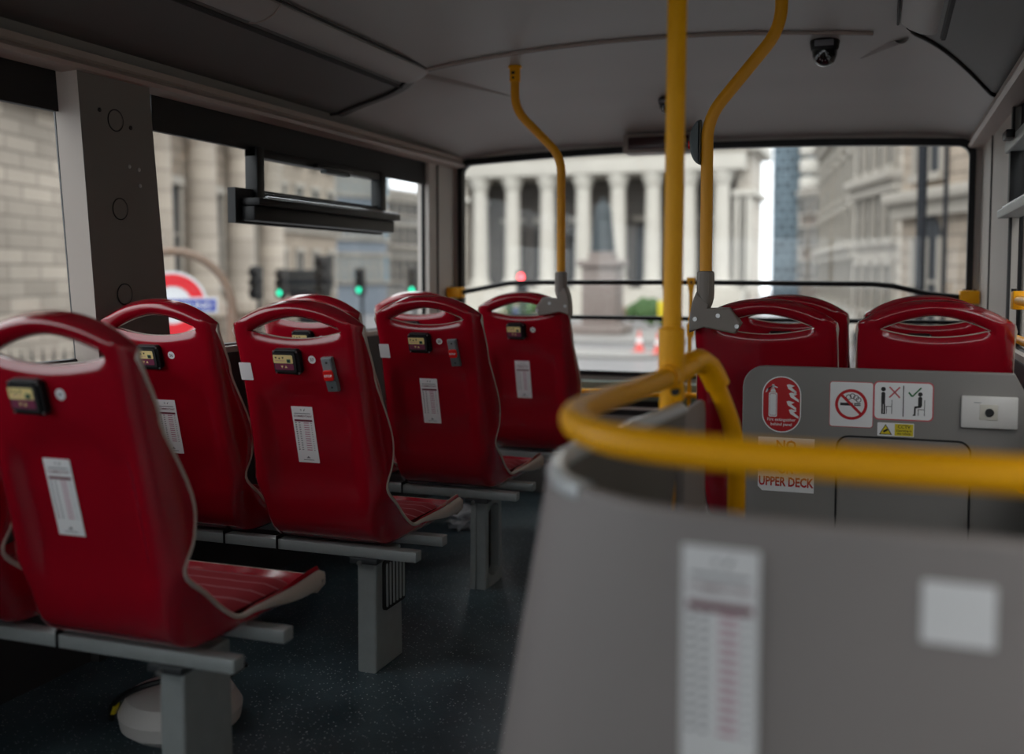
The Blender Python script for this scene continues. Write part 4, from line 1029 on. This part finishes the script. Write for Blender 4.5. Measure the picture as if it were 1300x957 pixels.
# bushes
def bush(px, Y, r, lb):
    mb = MB()
    for k in range(60):
        a = random.random()*2*PI; e = random.random(); p = V((r*e*math.cos(a), r*e*math.sin(a), r*.9*math.sqrt(1-e*e)*random.uniform(.5, 1)))
        t_ = bmesh.new(); bmesh.ops.create_icosphere(t_, subdivisions=1, radius=r*.28*random.uniform(.7, 1.2)); mb._add(t_, BUSH, Matrix.Translation(p+V((0, 0, r*.25))), False)
    o = mb.build('bush'); o.location = (wx(px, Y), Y, gz(wx(px, Y), Y)); tag(o, lb, 'bush')
bush(664, 70, 1.7, 'green bush seen above the front left aisle seat'); bush(826, 68, 1.6, 'green bush right of the statue'); bush(700, 78, 1.0, 'small green bush left of the statue plinth')
# cones and barrier
for px, Y, lb in ((812, 45, 'pink orange traffic cone left of the pair'), (836, 44, 'pink orange traffic cone beside the upright pole')):
    mb = MB(); M_ = mat('cone pink red', (.75, .12, .10), .5)
    mb.box((-.28, -.28, 0), (.28, .28, .05), M_, bev=.01); mb.lathe([(.2, .05), (.13, .38), (.13, .381)], M_, 20); mb.lathe([(.131, .38), (.09, .62)], WHITE, 20); mb.lathe([(.09, .62), (.03, .95), (.0, .95)], M_, 20)
    o = mb.build('traffic_cone'); o.location = (wx(px, Y), Y, gz(wx(px, Y), Y)); tag(o, lb, 'traffic cone')
t = thing('road_sign', 'small yellow sign board standing by the bushes ahead', 'sign', (wx(845, 60), 60, gz(wx(845, 60), 60))); mb = MB(); mb.tube([(0, 0, 0), (0, 0, 1.0)], .04, LEAD, n=8); mb.build('sign_post', t); mb = MB(); mb.box((-.45, -.03, .8), (.45, .03, 1.9), SYEL, bev=.01); mb.build('sign_board', t)
# kerbs / islands on the junction
for nm, a, b, lb in (('traffic_island', (-20, 42), (-8, 46), 'x'), ('traffic_island', (-22, 52), (-9, 64), 'y')):
    mb = MB(); mb.prism(rrect((a[0]+b[0])/2, (a[1]+b[1])/2, b[0]-a[0], b[1]-a[1], 1.5, 6), .14, PAVE, axis='z', at=GZ)
    tag(mb.build('traffic_island'), 'narrow raised paved island nearest the bus front' if lb == 'x' else 'wide raised paved island under the statue', 'pavement')

# traffic lights
def signal(px, Y, zc, lit, label, post=True, h=1.05, back=False):
    x = wx(px, Y); t = thing('traffic_light', label, 'traffic light', (x, Y, GZ), 0, None); z = zc-GZ
    mb = MB(); mb.tube([(0, .12, 0), (0, .12, z+.4)], .06, LEAD, n=10); mb.build('signal_post', t)
    mb = MB(); mb.box((-.17, -.1, z-.5), (.17, .12, z+.5), BLACKM, bev=.03); mb.build('signal_head', t)
    for k, (nm, m) in enumerate((('red_lamp', REDL if lit == 'r' else BLACK), ('amber_lamp', BLACK), ('green_lamp', GREENL if lit == 'g' else BLACK))):
        mb = MB(); mb.lathe([(.09, 0), (.08, .03), (0, .05)], m, 18, Matrix.Translation((0, -.10, z+.31-.31*k)) @ Matrix.Rotation(PI/2, 4, 'X')); mb.build(nm, t)
        mb = MB(); mb.lathe([(.125, 0), (.125, .14), (.12, .14), (.12, 0)], BLACKM, 18, Matrix.Translation((0, -.10, z+.31-.31*k)) @ Matrix.Rotation(PI/2, 4, 'X')); mb.build('hood', t)
signal(663, 30, .72, 'r', 'traffic light showing red over the front left seat'); signal(458, 34, .85, 'g', 'traffic light showing green seen through the left window'); signal(525, 33, .87, 'g', 'traffic light showing green just left of the front pillar')
signal(326, 26, .85, 'n', 'unlit traffic light left of the dark lorry'); signal(358, 30, .80, 'g', 'traffic light showing green beside the dark lorry'); signal(411, 22, 1.05, 'n', 'dark traffic light in front of the curved stone building')
# vehicles
def vehicle(name, label, x, y, rz, L, W_, H, col, tall=False):
    t = thing(name, label, 'vehicle' if tall else 'car', (x, y, GZ), rz); m = mat('paint %s' % (col,), col, .6, spec=.2) if tall else mat('paint %s' % (col,), col, .25, coat=.8)
    if tall:
        mb = MB(); mb.box((-W_/2, -L/2, .45), (W_/2, L/2-1.6, H), m, bev=.08); mb.build('cargo_box', t); mb = MB(); mb.prism([(L/2-1.55, .45), (L/2, .45), (L/2, 1.5), (L/2-.4, 2.5), (L/2-1.55, 2.6)], W_*.94, m, axis='x', at=-W_*.47, bev=.06); mb.build('cab', t)
    else:
        mb = MB(); s = [(-L/2, .35), (L/2, .35), (L/2, .75), (L/2-.15, .92), (L*.22, 1.0), (-L/2+.15, 1.02), (-L/2, .8)]; mb.prism(s, W_, m, axis='x', at=-W_/2, bev=.07, seg=3); mb.build('car_body', t)
        mb = MB(); mb.prism([(L*.24, .98), (L*.06, H), (-L*.28, H), (-L*.42, .98)], W_*.86, WINM, axis='x', at=-W_*.43, bev=.08, seg=3); mb.build('glasshouse', t)
        mb = MB(); mb.prism([(L*.05, H-.03), (-L*.27, H-.03), (-L*.25, H+.03), (L*.03, H+.03)], W_*.76, m, axis='x', at=-W_*.38, bev=.02); mb.build('car_roof', t)
    for sx in (-1, 1):
        for yy in (-L*.31, L*.31):
            mb = MB(); mb.lathe([(.0, -.1), (.33, -.1), (.34, 0), (.33, .1), (.18, .1), (.16, .07), (0, .07)], BLACKM, 22, Matrix.Translation((sx*(W_/2-.1), yy, .34)) @ Matrix.Rotation(PI/2*sx, 4, 'Y')); mb.build('wheel', t)
    return t
vehicle('lorry', 'dark box lorry behind the left hand seats', wx(380, 43), 43, .52, 6.5, 2.4, 3.8, (.008, .01, .012), True)
vehicle('car', 'pale grey car seen through the hand hole of seat 35', wx(515, 30), 30, .4, 4.3, 1.8, 1.5, (.55, .58, .60)); vehicle('car', 'blue grey car ahead of the right hand seats', wx(1195, 24), 24, .1, 4.4, 1.8, 1.5, (.12, .17, .22))
vehicle('car', 'black cab crossing behind the right front seats', wx(985, 40), 40, 1.4, 4.5, 1.9, 1.7, (.02, .02, .025))
# lamp posts on the right
for px, Y, r, lb in ((1167, 12, .052, 'thick dark lamp post seen through the right of the windscreen'), (1197, 17, .036, 'thinner dark lamp post right of the thick one')):
    t = thing('street_lamp', lb, 'lamp post', (wx(px, Y), Y, GZ)); mb = MB(); mb.lathe([(r*3, 0), (r*3, .3), (r*1.8, .9), (r*1.2, 1.1), (r, 3), (r, 7.5), (r*.8, 8.6)], LEAD, 16); mb.build('lamp_column', t)
    mb = MB(); mb.lathe([(.05, 8.6), (.2, 8.8), (.26, 9.2), (.1, 9.4), (0, 9.5)], BLACKM, 16); mb.build('lantern', t)
# underground sign
t = thing('station_sign', 'red ring and blue bar station sign under a stone arch outside the left window', 'sign', (wx(219, 9.0), 9.0, GZ), math.radians(38))
BLUE = mat('sign blue', (.02, .05, .30), .4); RNG = mat('sign ring red', (.55, .01, .02), .4); WG = mat('sign white', (.55, .57, .60), .4)
z = .745-GZ
mb = MB(); mb.tube([(0, .1, 0), (0, .1, z)], .05, LEAD, n=10); mb.build('sign_post', t)
mb = MB(); mb.lathe([(.36, -.04), (.36, .04)], WG, 40, Matrix.Translation((0, 0, z)) @ Matrix.Rotation(PI/2, 4, 'X')); mb.build('sign_disc', t)
mb = MB(); annulus(mb, 0, z, .20, .33, RNG, -.045, 48); mb.prism([(-.46, z-.09), (.46, z-.09), (.46, z+.08), (-.46, z+.08)], .02, WG, at=-.065); mb.prism([(-.44, z-.07), (.44, z-.07), (.44, z+.06), (-.44, z+.06)], .006, BLUE, at=-.071); mb.text('UNDERGROUND', .10, 0, z-.04, WG, -.073, sx=1.05); mb.build('roundel', t)
mb = MB(); ar = [V((.62*math.cos(a), .05, z-.05+.62*math.sin(a))) for a in [PI*k/16 for k in range(17)]]; mb.tube(ar, .045, mat('sign arch brown', (.16, .11, .08), .7), n=8); mb.tube([V((.62, .05, 0)), ar[0]], .06, MATS['sign arch brown'], n=8); mb.tube([V((-.62, .05, 0)), ar[-1]], .06, MATS['sign arch brown'], n=8); mb.build('sign_arch', t)

# buildings: left side
def P(px, Y): return (wx(px, Y), Y)
facade('ashlar_building', 'long pale ashlar stone wall filling the left window behind the nearest seat', P(-420, 9), P(170, 22), 15, 3, ASH, 1, 0, 1.5, 2.6, 1.5, 4.5, (7.6,))
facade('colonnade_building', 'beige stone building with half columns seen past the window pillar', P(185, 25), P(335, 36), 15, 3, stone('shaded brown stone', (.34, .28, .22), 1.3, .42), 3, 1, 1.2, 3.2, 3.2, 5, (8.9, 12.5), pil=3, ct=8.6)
facade('curved_stone_building', 'plain beige stone building left of the blue grey block', P(322, 50), P(428, 62), 15.5, 6, BEI, 5, 3, 1.0, 2.4, 2.6, 4.0, (6.6, 13.2))
facade('blue_building', 'tall blue grey building between the two stone ones', P(400, 80), P(492, 88), 27, 8, BLU, 9, 6, 1.2, 2.4, 3, 4.0, (8.8, 17), wm=WINB)
facade('grey_building', 'grey stone building with many windows ending in sky near the front pillar', P(482, 98), P(566, 112), 13.0, 10, GREYB, 9, 3, 1.3, 2.4, 3, 3.6, (6.6, 12.0))
t = thing('iron_railing', 'spiked black railing before the ashlar wall, seen through the nearest hand hole', 'railing', (*P(0, 11), GZ), math.radians(40))
mb = MB(); mb.box((-1.2, -.02, 2.2), (1.6, .02, 2.25), LEAD); mb.box((-1.2, -.02, .2), (1.6, .02, .25), LEAD); mb.build('cross_bar', t)
for k in range(20):
    mb = MB(); mb.tube([V((-1.15+.14*k, 0, 0)), V((-1.15+.14*k, 0, 2.35)), V((-1.15+.14*k, 0, 2.5))], [.016, .016, .002], LEAD, n=6); mb.build('spiked_bar', t)
# right side street
facade('corner_building', 'tall stone corner building at the right of the windscreen', P(1142, 33), (11.6, 13.6), 22, 4, BEI, 7, 4, 1.3, 2.6, 2.0, 4.4, (5.6, 14.3), arch=True)
facade('near_right_building', 'stone building outside the right windows', (11.6, 11.5), (11.6, -20), 20, 4, ASH, 9, 4, 1.4, 2.6, 2.2, 4.4, (6, 14))
facade('white_street_building', 'white stone building nearer the corner, where the side street opens', P(1086, 45), P(1138, 40), 24, 4, PORT, 4, 8, .62, 1.7, 2.2, 2.7, (7.0, 12.8))
facade('far_white_building', 'lower white building further down the side street', P(1038, 72), P(1084, 53), 13.0, 4, PORTD, 6, 4, 1.3, 2.0, 2.2, 2.7, (4.8, 11.6))
facade('tall_grey_building', 'tall grey building rising behind the white street front', P(1056, 160), P(1140, 150), 50, 10, GREYB, 8, 9, 1.6, 2.8, 4, 4.6, (30,))
facade('brown_building', 'brown building at the end of the street beside the towers', P(1014, 135), P(1040, 132), 14.5, 8, stone('brown stone', (.24, .20, .17), 1, .4), 3, 3, 1.4, 2.4, 3, 4.2, (13.8,))
facade('steel_block', 'pale blue office block behind the round tower', P(1012, 190), P(1058, 190), 48, 12, BLU, 6, 9, 2.4, 2.4, 3, 4.6, (), wm=WINB)
t = thing('round_tower', 'narrow dark glass tower with a stack of pale rounded landings', 'building', (*P(1003, 165), GZ))
mb = MB(); mb.box((-3.0, 0, 0), (2.2, 8, 52), stone('tower banded glass', (.10, .135, .16), 1.4, 1.3, 2.4, .5), bev=.2); mb.build('tower_core', t)
for k in range(18):
    mb = MB(); mb.lathe([(1.3, 0), (1.5, .4), (1.5, 1.7), (1.3, 2.1)], PORTD, 16, Matrix.Translation((2.6, -1.0, 3+2.7*k))); mb.build('landing', t)

# ------------------------------------------------------------------ light
w = bpy.data.worlds.new('overcast'); bpy.context.scene.world = w; w.use_nodes = True
n = w.node_tree.nodes; l = w.node_tree.links; bg = n['Background']
tc = n.new('ShaderNodeTexCoord'); sp = n.new('ShaderNodeSeparateXYZ'); r = n.new('ShaderNodeValToRGB')
r.color_ramp.elements[0].position = .0; r.color_ramp.elements[0].color = (.88, .93, .97, 1); r.color_ramp.elements[1].position = .8; r.color_ramp.elements[1].color = (1, 1, 1, 1)
l.new(tc.outputs['Generated'], sp.inputs[0]); l.new(sp.outputs[2], r.inputs[0]); l.new(r.outputs[0], bg.inputs['Color']); bg.inputs['Strength'].default_value = 1.0
sun = bpy.data.lights.new('sun', 'SUN'); sun.energy = .6; sun.angle = math.radians(50); sun.color = (1, .97, .93)
so = bpy.data.objects.new('sun', sun); C.objects.link(so); so.rotation_euler = Euler((math.radians(52), 0, math.radians(25)))

# ------------------------------------------------------------------ camera
cam = bpy.data.cameras.new('camera'); co = bpy.data.objects.new('camera', cam); C.objects.link(co); bpy.context.scene.camera = co
cam.sensor_width = 36; cam.lens = 36.; cam.shift_y = -45/1300; cam.clip_start = .05; cam.clip_end = 600
co.location = (.82, 0, 1.05); co.rotation_euler = Euler((math.radians(90-3.65), 0, math.radians(19.9)))
cam.dof.use_dof = True; cam.dof.focus_distance = 2.85; cam.dof.aperture_fstop = 1.6
s = bpy.context.scene
s.view_settings.view_transform = 'Standard'; s.view_settings.look = 'None'; s.view_settings.gamma = 1; s.view_settings.use_curve_mapping = False
s.view_settings.exposure = 1.5
